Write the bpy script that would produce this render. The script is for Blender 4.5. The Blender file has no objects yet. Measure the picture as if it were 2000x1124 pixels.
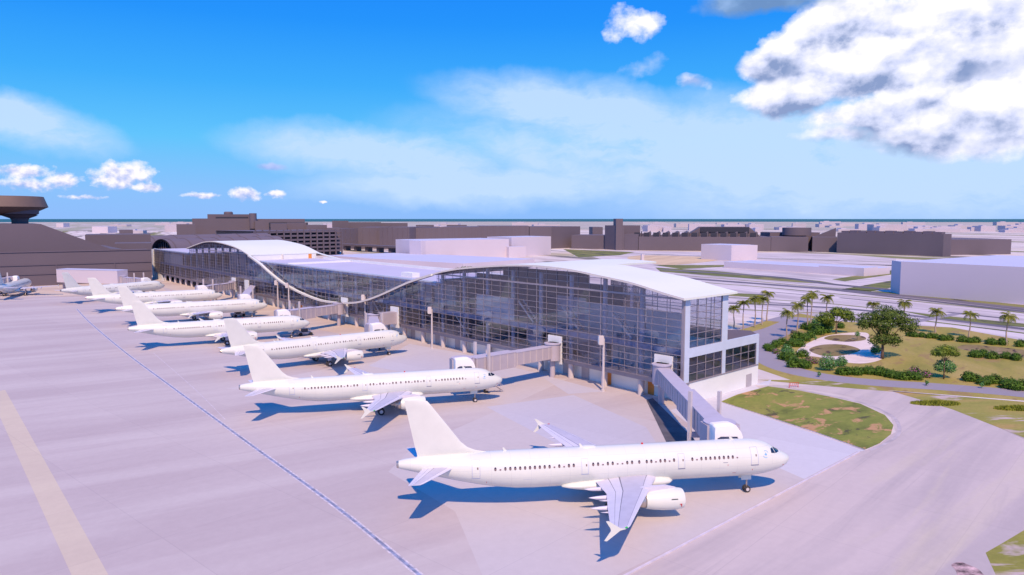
import bpy, math, random
from math import sin, cos, tan, pi, sqrt, radians as R, atan2, exp
from mathutils import Vector, Matrix
random.seed(7)
sc = bpy.context.scene
COL = sc.collection
# ------------------------------------------------------------------ camera model
FPX, CX, CY, CH = 1450., 1000., 562., 32.2
TH = math.atan(134/FPX); AZ = R(43.4)
def ray(u, v):
    a, b = (u-CX)/FPX, -(v-CY)/FPX
    yc = cos(TH)+b*sin(TH); zc = -sin(TH)+b*cos(TH)
    return Vector((a*cos(AZ)+yc*sin(AZ), -a*sin(AZ)+yc*cos(AZ), zc))
def G(u, v, z=0.):
    r = ray(u, v); t = (z-CH)/r.z
    return Vector((r.x*t, r.y*t, z))
def atd(u, v, d):            # point at ground distance d along the ray
    r = ray(u, v); t = d/sqrt(r.x**2+r.y**2)
    return Vector((r.x*t, r.y*t, CH+r.z*t))
# ------------------------------------------------------------------ materials
def newmat(name):
    m = bpy.data.materials.new(name); m.use_nodes = True
    nt = m.node_tree; b = nt.nodes['Principled BSDF']
    return m, nt, b
def N(nt, t, **k):
    n = nt.nodes.new(t)
    for a, v in k.items(): setattr(n, a, v)
    return n
def coords(nt, scale=(1,1,1), rotz=0., obj=True):
    tc = N(nt, 'ShaderNodeTexCoord'); mp = N(nt, 'ShaderNodeMapping')
    mp.inputs['Rotation'].default_value[2] = rotz
    m2 = N(nt, 'ShaderNodeMapping'); m2.inputs['Scale'].default_value = scale
    nt.links.new(tc.outputs['Object'], mp.inputs[0]); nt.links.new(mp.outputs[0], m2.inputs[0])
    return m2.outputs[0]
def noise(nt, vec, scale, detail=4, rough=.55, dist=0.):
    n = N(nt, 'ShaderNodeTexNoise'); n.inputs['Scale'].default_value = scale
    n.inputs['Detail'].default_value = detail; n.inputs['Roughness'].default_value = rough
    n.inputs['Distortion'].default_value = dist
    if vec is not None: nt.links.new(vec, n.inputs['Vector'])
    return n.outputs['Fac']
def ramp(nt, fac, stops, interp='LINEAR'):
    r = N(nt, 'ShaderNodeValToRGB'); r.color_ramp.interpolation = interp
    el = r.color_ramp.elements
    while len(el) < len(stops): el.new(.5)
    for e, (p, c) in zip(el, stops):
        e.position = p; e.color = (c[0], c[1], c[2], 1) if isinstance(c, tuple) else (c, c, c, 1)
    nt.links.new(fac, r.inputs[0]); return r.outputs[0]
def mix(nt, fac, a, b, mode='MIX'):
    m = N(nt, 'ShaderNodeMix', data_type='RGBA', blend_type=mode)
    for s, v in ((0, fac), (6, a), (7, b)):
        if isinstance(v, (int, float)): m.inputs[s].default_value = v
        elif isinstance(v, tuple): m.inputs[s].default_value = (*v, 1)
        else: nt.links.new(v, m.inputs[s])
    return m.outputs[2]
def plain(name, c, rough=.6, metal=0., var=.06, vs=.6, coat=0., spec=.5):
    m, nt, b = newmat(name)
    f = noise(nt, coords(nt), vs, 5, .6)
    d = tuple(max(0, x*(1-var*1.6)) for x in c); l = tuple(min(1, x*(1+var)) for x in c)
    nt.links.new(ramp(nt, f, [(.3, d), (.7, l)]), b.inputs['Base Color'])
    b.inputs['Roughness'].default_value = rough; b.inputs['Metallic'].default_value = metal
    b.inputs['Coat Weight'].default_value = coat; b.inputs['Specular IOR Level'].default_value = spec
    return m
M = {}
M['skin'] = plain('fuselage skin', (.68,.725,.70), .30, coat=.3, var=.025, vs=.35)
M['white'] = plain('aircraft white paint', (.68,.725,.70), .32, coat=.3, var=.025, vs=.35)
M['fin'] = plain('aircraft fin white', (.67,.71,.69), .38, var=.03, vs=.5)
M['wing'] = plain('wing grey paint', (.50,.50,.62), .45, var=.05, vs=.8)
M['wingl'] = plain('wing light grey', (.62,.62,.74), .4, var=.04)
M['gap'] = plain('panel gap', (.16,.17,.24), .7)
M['dark'] = plain('rubber and dark metal', (.03,.03,.04), .6)
M['pane'] = plain('cabin window pane', (.20,.14,.14), .3, var=.1)
M['shade'] = plain('cabin window blind', (.72,.72,.78), .4)
M['cock'] = plain('cockpit glass', (.012,.025,.06), .08, var=.02)
M['line'] = plain('door outline paint', (.42,.48,.72), .5)
M['sill'] = plain('door sill metal', (.28,.30,.42), .4, .3)
M['metal'] = plain('bare metal', (.52,.48,.45), .35, .8)
M['hub'] = plain('wheel hub', (.65,.63,.66), .4, .3)
M['red'] = plain('red marking', (.55,.03,.04), .5)
M['green'] = plain('green lamp lens', (.02,.5,.08), .3)
M['blue'] = plain('pale blue marking', (.16,.42,.85), .5)
M['roof'] = plain('white membrane roof', (.75,.81,.77), .55, var=.02, vs=.08)
M['cream'] = plain('cream roof edge', (.72,.68,.62), .5, var=.05)
M['wallw'] = plain('white wall panels', (.78,.81,.81), .6, var=.03, vs=.2)
M['clad'] = plain('pale blue cladding', (.55,.64,.80), .4, var=.04, vs=.5)
M['band'] = plain('blue slab edge', (.40,.48,.66), .5, var=.15, vs=.8)
M['froof'] = plain('lavender flat roof', (.50,.50,.66), .8, var=.04, vs=.05)
M['droof'] = plain('dark roof felt', (.13,.11,.14), .9)
M['mull'] = plain('bronze mullion', (.34,.31,.35), .5, .3)
M['orange'] = plain('orange door', (.75,.28,.06), .5)
M['grey'] = plain('grey door metal', (.42,.40,.44), .5)
M['bridge'] = plain('jet bridge beige paint', (.43,.40,.47), .55, var=.04, vs=.4)
M['bridget'] = plain('jet bridge roof', (.46,.45,.57), .7, var=.04)
M['post'] = plain('galvanised post', (.58,.54,.56), .5)
M['canopy'] = plain('white canopy vinyl', (.88,.88,.88), .5, var=.02)
M['black'] = plain('black rubber', (.02,.02,.025), .8)
M['brown'] = plain('brown building', (.128,.11,.142), .8, var=.05, vs=.02)
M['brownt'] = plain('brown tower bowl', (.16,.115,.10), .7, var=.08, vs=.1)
M['brownr'] = plain('brown roof', (.14,.12,.16), .8, var=.05, vs=.05)
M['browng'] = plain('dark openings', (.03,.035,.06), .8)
M['lav'] = plain('lavender massing wall', (.58,.54,.63), .8, var=.02, vs=.02)
M['lavt'] = plain('lavender massing roof', (.48,.52,.72), .8, var=.02, vs=.02)
M['furn'] = plain('waiting seat fabric', (.06,.06,.11), .7, var=.4, vs=3)
M['floor'] = plain('terrazzo floor', (.70,.70,.78), .3, var=.15, vs=.5)
M['inner'] = plain('interior wall', (.74,.68,.74), .7, var=.06, vs=.3)
M['trunk'] = plain('bark', (.16,.11,.08), .9, var=.25, vs=4)
M['ptrunk'] = plain('palm trunk', (.42,.34,.28), .9, var=.15, vs=4)
M['drain'] = plain('blue drain channel', (.27,.31,.47), .7, var=.35, vs=1.2)
M['drainl'] = plain('white drain edge', (.58,.55,.62), .8, var=.25, vs=1.5)

def seams(m, step, wdt, dark):
    nt = m.node_tree; b = nt.nodes['Principled BSDF']; src = b.inputs['Base Color'].links[0].from_socket
    tc = N(nt, 'ShaderNodeTexCoord'); sx = N(nt, 'ShaderNodeSeparateXYZ'); nt.links.new(tc.outputs['Object'], sx.inputs[0])
    fac = None
    for ax, st in ((0, step), (2, .93)):
        q = N(nt, 'ShaderNodeMath', operation='DIVIDE'); q.inputs[1].default_value = st; nt.links.new(sx.outputs[ax], q.inputs[0])
        f = N(nt, 'ShaderNodeMath', operation='FRACT'); nt.links.new(q.outputs[0], f.inputs[0])
        l = N(nt, 'ShaderNodeMath', operation='LESS_THAN'); l.inputs[1].default_value = wdt/st; nt.links.new(f.outputs[0], l.inputs[0])
        if fac is None: fac = l.outputs[0]
        else:
            mm = N(nt, 'ShaderNodeMath', operation='MAXIMUM'); nt.links.new(fac, mm.inputs[0]); nt.links.new(l.outputs[0], mm.inputs[1]); fac = mm.outputs[0]
    nt.links.new(mix(nt, fac, src, mix(nt, 1., src, dark, 'MULTIPLY')), b.inputs['Base Color'])
seams(M['skin'], 2.12, .03, (.86,.86,.9))
def glassmat(name, tint, gloss, rough=.03):
    m, nt, b = newmat(name)
    nt.nodes.remove(b); out = nt.nodes['Material Output']
    tr = N(nt, 'ShaderNodeBsdfTransparent'); tr.inputs[0].default_value = (*tint, 1)
    gl = N(nt, 'ShaderNodeBsdfGlossy'); gl.inputs[0].default_value = (.85,.9,1,1); gl.inputs['Roughness'].default_value = rough
    fr = N(nt, 'ShaderNodeFresnel'); fr.inputs[0].default_value = 1.5
    ma = N(nt, 'ShaderNodeMath', operation='MULTIPLY_ADD'); ma.inputs[1].default_value = .8; ma.inputs[2].default_value = gloss
    nt.links.new(fr.outputs[0], ma.inputs[0])
    n = noise(nt, coords(nt, (.15,.15,1)), .35, 3); 
    bp = N(nt, 'ShaderNodeBump'); bp.inputs['Strength'].default_value = .05; bp.inputs['Distance'].default_value = .3
    nt.links.new(n, bp.inputs['Height']); nt.links.new(bp.outputs[0], gl.inputs['Normal'])
    mx = N(nt, 'ShaderNodeMixShader')
    nt.links.new(ma.outputs[0], mx.inputs[0]); nt.links.new(tr.outputs[0], mx.inputs[1]); nt.links.new(gl.outputs[0], mx.inputs[2])
    nt.links.new(mx.outputs[0], out.inputs[0]); return m
M['glass'] = glassmat('blue curtain wall glass', (.78,.78,.86), .09)
M['glass2'] = glassmat('smoked window glass', (.74,.78,.86), .05)

def leafmat(name, c1, c2, sc_=.9):
    m, nt, b = newmat(name)
    f = noise(nt, coords(nt), sc_, 3, .6); f2 = noise(nt, coords(nt), 7., 2)
    c = mix(nt, ramp(nt, f, [(.35, 0.), (.65, 1.)]), c1, c2)
    c = mix(nt, .5, c, ramp(nt, f2, [(.3, (.35,.35,.35)), (.7, (1.,1.,1.))]), 'MULTIPLY')
    nt.links.new(c, b.inputs['Base Color']); b.inputs['Roughness'].default_value = .65
    b.inputs['Specular IOR Level'].default_value = .25
    return m
M['leaf'] = leafmat('broad leaf green', (.06,.13,.015), (.22,.30,.03))
M['leafd'] = leafmat('dark olive leaf', (.045,.09,.015), (.13,.20,.03))
M['leafb'] = leafmat('bush leaf green', (.035,.10,.008), (.11,.22,.015), 1.5)
M['leafw'] = leafmat('glossy leaf green', (.05,.19,.05), (.14,.34,.09), 2.)
M['palm'] = leafmat('palm frond green', (.06,.10,.01), (.28,.29,.03), 1.2)
M['tuft'] = leafmat('tuft grass green', (.15,.20,.02), (.34,.38,.05), .8)
M['pink'] = plain('pink blossom', (.55,.16,.42), .7, var=.4, vs=3)
M['wflow'] = plain('white blossom', (.75,.8,.7), .7)

# ------------------------------------------------------------------ mesh builder
class MB:
    def __init__(s): s.v = []; s.f = []; s.m = []; s.mats = []
    def mi(s, mat):
        mat = M[mat] if isinstance(mat, str) else mat
        if mat not in s.mats: s.mats.append(mat)
        return s.mats.index(mat)
    def add(s, vs, fs, mat):
        o = len(s.v); s.v += [tuple(p) for p in vs]; k = s.mi(mat)
        for f in fs: s.f.append(tuple(i+o for i in f)); s.m.append(k)
        return s
    def box(s, x0, x1, y0, y1, z0, z1, mat):
        return s.add([(x0,y0,z0),(x1,y0,z0),(x1,y1,z0),(x0,y1,z0),(x0,y0,z1),(x1,y0,z1),(x1,y1,z1),(x0,y1,z1)],
            [(3,2,1,0),(4,5,6,7),(0,1,5,4),(1,2,6,5),(2,3,7,6),(3,0,4,7)], mat)
    def obox(s, a, b, w, z0, z1, mat, z0b=None, z1b=None):   # box along ground segment a->b, width w
        a = Vector(a).to_2d(); b = Vector(b).to_2d(); d = (b-a).normalized(); n = Vector((-d.y, d.x))*w/2
        z0b = z0 if z0b is None else z0b; z1b = z1 if z1b is None else z1b
        p = [(*(a-n), z0), (*(b-n), z0b), (*(b+n), z0b), (*(a+n), z0), (*(a-n), z1), (*(b-n), z1b), (*(b+n), z1b), (*(a+n), z1)]
        return s.add(p, [(3,2,1,0),(4,5,6,7),(0,1,5,4),(1,2,6,5),(2,3,7,6),(3,0,4,7)], mat)
    def prism(s, poly, z0, z1, mat, top=None):
        n = len(poly)
        a = sum(poly[i][0]*poly[(i+1)%n][1]-poly[(i+1)%n][0]*poly[i][1] for i in range(n))
        if a < 0: poly = poly[::-1]
        vs = [(p[0], p[1], z0) for p in poly]+[(p[0], p[1], z1) for p in poly]
        s.add(vs, [(i, (i+1)%n, (i+1)%n+n, i+n) for i in range(n)]+[tuple(range(n))[::-1]], mat)
        return s.add(vs[n:], [tuple(range(n))], top or mat)
    def loft(s, rings, mat, cap=True, mats=None):
        n = len(rings[0]); vs = [p for r in rings for p in r]
        for i in range(len(rings)-1):
            for j in range(n):
                pass
        o = len(s.v); s.v += [tuple(p) for p in vs]
        for i in range(len(rings)-1):
            for j in range(n):
                mm = mats(i, j) if mats else mat
                s.f.append((o+i*n+j, o+i*n+(j+1)%n, o+(i+1)*n+(j+1)%n, o+(i+1)*n+j)); s.m.append(s.mi(mm))
        if cap:
            s.f.append(tuple(o+j for j in range(n))[::-1]); s.m.append(s.mi(mat))
            s.f.append(tuple(o+(len(rings)-1)*n+j for j in range(n))); s.m.append(s.mi(mat))
        return s
    def tube(s, pts, rads, mat, n=8, cap=True):
        rings = []
        for i, p in enumerate(pts):
            p = Vector(p); d = (Vector(pts[min(i+1, len(pts)-1)])-Vector(pts[max(i-1, 0)])).normalized()
            u = d.orthogonal().normalized() if abs(d.z) > .9 else d.cross(Vector((0,0,1))).normalized()
            if abs(d.z) > .9: u = Vector((1,0,0)); u = (u-d*u.dot(d)).normalized()
            w = d.cross(u); r = rads[i] if isinstance(rads, (list, tuple)) else rads
            rings.append([p+u*r*cos(2*pi*k/n)+w*r*sin(2*pi*k/n) for k in range(n)])
        return s.loft(rings, mat, cap)
    def build(s, name, parent=None, smooth=False, bevel=0., auto=False):
        me = bpy.data.meshes.new(name); me.from_pydata(s.v, [], s.f)
        for m in s.mats: me.materials.append(m)
        me.polygons.foreach_set('material_index', s.m)
        if smooth: me.polygons.foreach_set('use_smooth', [True]*len(me.polygons))
        me.update()
        if auto:
            me.set_sharp_from_angle(angle=R(35))
        o = bpy.data.objects.new(name, me); COL.objects.link(o)
        if parent is not None: o.parent = parent
        if bevel:
            b = o.modifiers.new('bevel', 'BEVEL'); b.width = bevel; b.segments = 2; b.limit_method = 'ANGLE'
        return o
def tag(o, label=None, cat=None, group=None, kind=None):
    if label: o['label'] = label
    if cat: o['category'] = cat
    if group: o['group'] = group
    if kind: o['kind'] = kind
    return o
def empty(name, loc=(0,0,0), rz=0.):
    o = bpy.data.objects.new(name, None); COL.objects.link(o); o.location = loc; o.rotation_euler = (0,0,rz)
    o.empty_display_size = .5; return o
def kids(o): return CH_.get(o.name, [])
CH_ = {}
def index_children():
    CH_.clear()
    for o in bpy.data.objects:
        if o.parent: CH_.setdefault(o.parent.name, []).append(o)
def copy_tree(o, parent=None):
    c = o.copy(); COL.objects.link(c); c.parent = parent
    for ch in kids(o): copy_tree(ch, c)
    return c

# ------------------------------------------------------------------ setting: ground sheets
def smooth_poly(pts, k=6):
    n = len(pts); out = []
    for i in range(n):
        p0, p1, p2, p3 = pts[i-1], pts[i], pts[(i+1)%n], pts[(i+2)%n]
        for j in range(k):
            t = j/k
            out.append(tuple(.5*((2*p1[c])+(-p0[c]+p2[c])*t+(2*p0[c]-5*p1[c]+4*p2[c]-p3[c])*t*t+(-p0[c]+3*p1[c]-3*p2[c]+p3[c])*t**3) for c in (0,1)))
    return out
def sheet(name, pts, z, mat, kind='structure', label=None):
    if name in ('sand_patch', 'soil_patch', 'sandy_field', 'corner_rubble'): pts = smooth_poly(pts)
    mb = MB(); n = len(pts)
    a = sum(pts[i][0]*pts[(i+1)%n][1]-pts[(i+1)%n][0]*pts[i][1] for i in range(n))
    if a < 0: pts = pts[::-1]
    mb.add([(p[0], p[1], z) for p in pts], [tuple(range(n))], mat)
    o = mb.build(name); o['kind'] = kind
    if label: o['label'] = label
    return o
ROAD_DIR = atan2(*(lambda d: (d.y, d.x))(G(2000,605)-G(1250,528)))
# far ground
m, nt, b = newmat('airfield ground')
cs = coords(nt, (.11,1,1), -ROAD_DIR)
f1 = noise(nt, cs, .012, 6, .62, .3); f2 = noise(nt, cs, .05, 6, .65); f3 = noise(nt, coords(nt), .25, 4)
c = ramp(nt, f2, [(.30,(.34,.30,.30)), (.42,(.56,.50,.50)), (.55,(.66,.62,.62)), (.75,(.78,.75,.76))])
c = mix(nt, ramp(nt, f1, [(.56,0.),(.62,1.)]), c, (.20,.21,.07))
f4 = noise(nt, cs, .03, 5, .6)
c = mix(nt, ramp(nt, f4, [(.565,0.),(.61,1.)]), c, (.17,.16,.15))
f5 = noise(nt, coords(nt, (1,1,1)), .0035, 4)
c = mix(nt, ramp(nt, f5, [(.55,0.),(.68,.7)]), c, (.62,.52,.36))
c = mix(nt, .35, c, ramp(nt, f3, [(.3,(.7,.7,.7)),(.7,(1.,1.,1.))]), 'MULTIPLY')
nt.links.new(c, b.inputs['Base Color']); b.inputs['Roughness'].default_value = .95
M['far'] = m
LD = 8600.
sheet('ground', [(-2500,-1500)]+[(LD*cos(R(a))*1.02, LD*sin(R(a))*1.02) for a in range(150,-60,-6)]+[(3500,-3000)], -.012, 'far')
m, nt, b = newmat('sea water')
f = noise(nt, coords(nt, (1,4,1)), .004, 5)
nt.links.new(ramp(nt, f, [(.3,(.015,.10,.13)),(.7,(.04,.17,.20))]), b.inputs['Base Color']); b.inputs['Roughness'].default_value = .75
b.inputs['Specular IOR Level'].default_value = .2
M['sea'] = m
sheet('sea', [(-4000,-4000),(-120000,60000),(-60000,200000),(200000,200000),(230000,-60000),(60000,-60000)], -3., 'sea')
# apron concrete
def concrete(name, base, streak, ang, amt=.5, sy=.06, blot=None):
    m, nt, b = newmat(name)
    cs = coords(nt, (.10,1,1), -ang)
    f1 = noise(nt, cs, sy*1.6, 5, .55, .6); f2 = noise(nt, coords(nt), .9, 6, .7); f3 = noise(nt, coords(nt), .03, 3)
    c = mix(nt, ramp(nt, f1, [(.42,0.),(.60,amt)]), base, streak)
    c = mix(nt, ramp(nt, f3, [(.35,0.),(.7,.35)]), c, tuple(x*1.06 for x in base))
    br = N(nt, 'ShaderNodeTexBrick'); br.offset = 0.; br.squash = 1.; br.inputs['Scale'].default_value = 1.; br.inputs['Brick Width'].default_value = 15.; br.inputs['Row Height'].default_value = 15.
    br.inputs['Mortar Size'].default_value = .05; br.inputs['Mortar Smooth'].default_value = .6; br.inputs['Color1'].default_value = (1,1,1,1); br.inputs['Color2'].default_value = (.955,.95,.955,1); br.inputs['Mortar'].default_value = (.86,.86,.88,1)
    nt.links.new(coords(nt, (1,1,1), -.077), br.inputs['Vector']); c = mix(nt, 1., c, br.outputs['Color'], 'MULTIPLY')
    f6 = noise(nt, coords(nt, (.05,1,1), -ang-.06), sy*3.2, 5, .6, .8); c = mix(nt, ramp(nt, f6, [(.57,0.),(.62,amt*.45)]), c, streak)
    if blot:
        c = mix(nt, ramp(nt, noise(nt, cs, .16, 6, .6, 1.), [(.54,0.),(.70,.55)]), c, blot)
    c = mix(nt, .18, c, ramp(nt, f2, [(.3,(.62,.62,.62)),(.7,(1.,1.,1.))]), 'MULTIPLY')
    nt.links.new(c, b.inputs['Base Color']); b.inputs['Roughness'].default_value = .85
    bp = N(nt, 'ShaderNodeBump'); bp.inputs['Strength'].default_value = .15; bp.inputs['Distance'].default_value = .02
    nt.links.new(f2, bp.inputs['Height']); nt.links.new(bp.outputs[0], b.inputs['Normal'])
    return m
sa = G(900,860)-G(0,1010); SANG = atan2(sa.y, sa.x)
M['apron'] = concrete('apron concrete', (.53,.49,.50), (.44,.385,.405), SANG, .75)
M['stand'] = concrete('beige stand concrete', (.54,.51,.53), (.51,.48,.50), SANG, .4)
M['stand2'] = concrete('grey lilac stand concrete', (.52,.52,.60), (.50,.50,.58), SANG, .4)
M['pad'] = concrete('smooth lilac slab', (.57,.58,.66), (.555,.56,.64), SANG, .3)
M['sandc'] = concrete('sandy apron', (.60,.53,.46), (.50,.41,.36), SANG, .9)
M['taxi'] = concrete('worn pink taxi lane', (.55,.49,.49), (.42,.38,.40), atan2(*(lambda d:(d.y,d.x))(G(1900,760)-G(1300,1124))), .8, .12, (.58,.53,.42))
M['tan'] = concrete('tan painted strip', (.60,.54,.44), (.54,.47,.40), SANG, .5)
M['asph'] = concrete('grey asphalt path', (.30,.28,.34), (.27,.25,.30), 0., .4)
M['bridge_shadow'] = plain('painted bridge shadow', (.10,.10,.13), .9, var=.2, vs=.3)  # near-black colour for the shadow painted on the ground below the bridge
M['kerb2'] = plain('worn kerb path', (.47,.43,.47), .85, var=.2, vs=.4)
M['kerb'] = plain('concrete kerb', (.60,.57,.66), .8, var=.12, vs=.5)
FX0, FY0, SL = 107.54, 71., .0773
def FX(y, off=0.): return FX0+off+SL*(y-FY0)
ap = [(-700,40),(134,40)] + [(108.5,71.5),(FX(430,2),430),(90,452),(-700,480)]
sheet('apron', [(-700,40.),(106,40.),(120.5,41.2),(G(1690,880).x,G(1690,880).y)] [:2]+[(109,71.5),(FX(436,3),436),(130,470),(-700,470)], 0., 'apron')
def PG(*px): return [tuple(G(u, v)[:2]) for u, v in px]
sheet('stand_paving', PG((830,1124),(880,1000),(760,880),(770,845),(1110,770),(1262,850),(1330,893),(1560,940))[:0] or
      [(38,41),(50,62),(52,78),(60,84),(86,92),(96,74),(98,54),(92,40.2),(60,40.2)], .004, 'stand')
sheet('stand_paving', PG((950,795),(1120,772),(1262,835),(1300,893),(1150,900)), .008, 'stand2')
sheet('stand_paving', PG((440,760),(1000,790),(1110,740),(980,735),(800,700),(860,690),(640,720)), .004, 'stand')
sheet('stand_paving', PG((720,715),(830,735),(1060,738),(1110,770),(1180,765),(900,690),(800,672)), .008, 'stand2')
for k, poly in enumerate([((600,640),(700,660),(800,640),(660,612),(540,605)), ((460,610),(560,650),(640,640),(520,590),(470,592)),
        ((330,548),(300,556),(420,590),(530,605),(450,575)), ((60,572),(120,580),(330,575),(310,553),(40,556)), ((360,590),(420,610),(500,600),(440,585))]):
    sheet('sandy_paving', PG(*poly), .012+.004*k, 'sandc')
sheet('tan_strip', PG((140,1124),(212,1124),(10,762),(0,764),(0,815)), .006, 'tan')
def strip(name, px, w, z, mat, world=False):
    pts = [Vector(p) if world else G(*p).to_2d() for p in px]; L, Rr = [], []
    if len(pts) > 2:
        q_ = []
        for i in range(len(pts)-1):
            p0, p1, p2, p3 = pts[max(i-1,0)], pts[i], pts[i+1], pts[min(i+2,len(pts)-1)]
            for j in range(6): t = j/6; q_.append(.5*((2*p1)+(p2-p0)*t+(2*p0-5*p1+4*p2-p3)*t*t+(3*p1-p0-3*p2+p3)*t**3))
        pts = q_+[pts[-1]]
    for i, p in enumerate(pts):
        d = (pts[min(i+1,len(pts)-1)]-pts[max(i-1,0)]).normalized(); n = Vector((-d.y, d.x))*w/2
        L.append(p+n); Rr.append(p-n)
    mb = MB()
    for i in range(len(pts)-1):
        mb.add([(*Rr[i],z),(*Rr[i+1],z),(*L[i+1],z),(*L[i],z)], [(0,1,2,3)], mat)
    o = mb.build(name); o['kind'] = 'structure'; return o
dr = [(840,1140),(820,1124),(650,985),(480,862),(330,752),(240,685),(175,630),(150,604)]
strip('drain_edging', dr, .75, .008, 'drainl'); strip('drain_channel', dr, .34, .012, 'drain')
strip('joint_line', [(300,690),(380,760),(440,820)], .12, .008, 'drainl')
# taxi lane south of the apron, kerb, pad, island
sheet('taxi_lane', [(-700,-120),(200,-160),(420,-40),*PG((2000,858),(1850,790),(1720,752),(1640,738)),*PG((1560,758),(1660,775),(1740,815)),(118,40.0),(-700,39.9)], -.004, 'taxi')
kb = MB(); kb.box(-700,104.,39.75,40.0,-.01,.10,'kerb'); o = kb.build('kerb'); o['kind'] = 'structure'
PADP = PG((1338,790),(1410,786),(1500,757),(1480,749),(1690,880),(1566,948),(1345,893),(1300,870))
sheet('concrete_pad', [(134.6,71),(139,71),*PG((1500,757),(1408,786),(1690,881)),(104,40.2),(88,40.2),(96,60),(104,71)], .006, 'pad')
sheet('bridge_shadow_patch', PG((1262,782),(1275,778),(1356,858),(1348,880),(1305,872)), .012, 'bridge_shadow')  # dark sheet painting the deep shadow wedge beneath the nearest jet bridge
# grass island
def grassmat(name, cols, sc_=.12, ang=0., st=.5, dk=False):
    m, nt, b = newmat(name)
    cs = coords(nt, (st,1,1), -ang)
    f1 = noise(nt, cs, sc_, 6, .6, .4); f2 = noise(nt, coords(nt), 1.6, 4, .6); f3 = noise(nt, cs, sc_*2.2, 5, .6, .6)
    c = ramp(nt, f1, cols[0]); c = mix(nt, ramp(nt, f3, [(.56,0.),(.62,1.)]), c, cols[1])
    if dk:
        f4 = noise(nt, cs, sc_*1.7, 5, .65, 1.); o2 = N(nt, 'ShaderNodeMath', operation='SUBTRACT'); o2.inputs[0].default_value = 1.; nt.links.new(f4, o2.inputs[1])
        c = mix(nt, ramp(nt, o2.outputs[0], [(.60,0.),(.66,.85)]), c, (.06,.055,.03))
    c = mix(nt, .4, c, ramp(nt, f2, [(.25,(.55,.55,.55)),(.75,(1.15,1.15,1.1))]), 'MULTIPLY')
    nt.links.new(c, b.inputs['Base Color']); b.inputs['Roughness'].default_value = .95; return m
M['lawn'] = grassmat('lawn grass', ([(.3,(.22,.22,.04)),(.5,(.32,.28,.06)),(.72,(.42,.33,.12))], (.30,.22,.08)), .09, .3, .4)
M['island'] = grassmat('rough grass', ([(.3,(.10,.13,.02)),(.5,(.20,.24,.04)),(.68,(.27,.27,.06))], (.46,.28,.14)), .17, 0., .6, True)
M['rough'] = grassmat('rough verge', ([(.3,(.19,.21,.035)),(.5,(.29,.28,.06)),(.7,(.48,.28,.13))], (.50,.42,.42)), .10, -.6, .3)
M['sand'] = plain('white sand', (.68,.60,.58), .95, var=.08, vs=.4)
M['olive'] = grassmat('olive soil', ([(.35,(.20,.16,.05)),(.6,(.26,.20,.10)),(.8,(.42,.34,.28))], (.07,.04,.03)), .2)
isl = PG((1408,786),(1440,772),(1500,756),(1560,764),(1620,776),(1680,790),(1728,812),(1745,832),(1740,850),(1718,868),(1690,880),(1600,848),(1500,815))
mb = MB(); mb.prism(isl, -.01, .12, 'kerb', 'island'); o = mb.build('grass_island'); o['kind'] = 'structure'
strip('kerb_path', [(1520,754),(1600,769),(1680,786),(1735,808),(1756,832),(1748,856),(1700,880)], .55, .012, 'kerb2')
# lawn, road, verges, sand patch
sheet('lawn', PG((1478,720),(1500,640),(1560,612),(1640,628),(1860,640),(2100,684),(2300,720),(2300,845),(2000,783),(1700,760),(1560,748)), .000, 'lawn')
sheet('verge', PG((1478,742),(1560,750),(1700,762),(2000,785),(2300,850),(2300,960),(2000,855),(1860,800),(1740,764),(1640,744)), .004, 'rough')
strip('service_lane', [(1480,757),(1560,757),(1640,765),(1740,790)], 3.2, .008, 'taxi')
road = [(2400,815),(2200,795),(2000,770),(1850,757),(1700,747),(1620,738),(1560,727),(1520,714),(1500,700),(1490,680),(1500,662),(1530,645),(1560,625)]
strip('road', road, 6.4, .012, 'asph')
strip('parking_lane', [(1430,660),(1490,640),(1560,620),(1640,600)][:3], 11, .016, 'asph')
strip('road_median', [(1418,668),(1440,652),(1480,640),(1510,628)], 4.2, .020, 'lawn')
sheet('sand_patch', PG((1558,692),(1570,675),(1620,655),(1690,650),(1700,668),(1725,690),(1722,702),(1690,710),(1650,708),(1600,698)), .008, 'sand')
sheet('soil_patch', PG((1580,684),(1605,674),(1650,674),(1680,684),(1650,694),(1610,696)), .012, 'olive')
sheet('soil_patch', PG((1610,662),(1630,655),(1680,656),(1690,664),(1650,668)), .012, 'olive')
sheet('soil_patch', PG((1870,680),(1900,674),(2010,686),(2010,700),(1920,690)), .008, 'olive')
sheet('corner_verge', PG((1925,1080),(1960,1060),(2010,1030),(2100,1000),(2300,1100),(2100,1300),(1980,1200)), .004, 'rough')
sheet('corner_rubble', PG((1858,1104),(1874,1098),(1890,1103),(1915,1116),(1935,1150),(1880,1160),(1868,1118)), .006, plain('red brown rubble', (.44,.32,.34), .95, var=.7, vs=.9))
# roads & grass strips in the distance (right)
def band(name, pts, mat, z): return sheet(name, PG(*pts), z, mat)
M['strg'] = grassmat('verge strip', ([(.3,(.07,.10,.02)),(.5,(.17,.19,.05)),(.7,(.28,.25,.10))], (.05,.05,.05)), .08, ROAD_DIR, .2)
M['asph2'] = concrete('city asphalt', (.17,.155,.20), (.09,.085,.11), ROAD_DIR, .8)
M['lightp'] = concrete('pale paving', (.64,.60,.64), (.44,.40,.44), ROAD_DIR, 1., .09, (.26,.25,.22))
band('pavement', [(1150,500),(1800,520),(2100,560),(2300,700),(2100,690),(1640,628),(1430,612),(1300,540)], 'lightp', -.008)
band('pavement', [(1130,488),(1640,497),(1750,505),(1750,520),(1290,500),(1120,500)], 'lightp', -.008)
band('verge_strip', [(1275,518),(1420,518),(1440,520),(1330,526)], 'strg', .004)
band('verge_strip', [(1280,523),(1400,530),(1600,549),(1640,556),(1560,552),(1290,531)], 'strg', .008)
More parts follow.
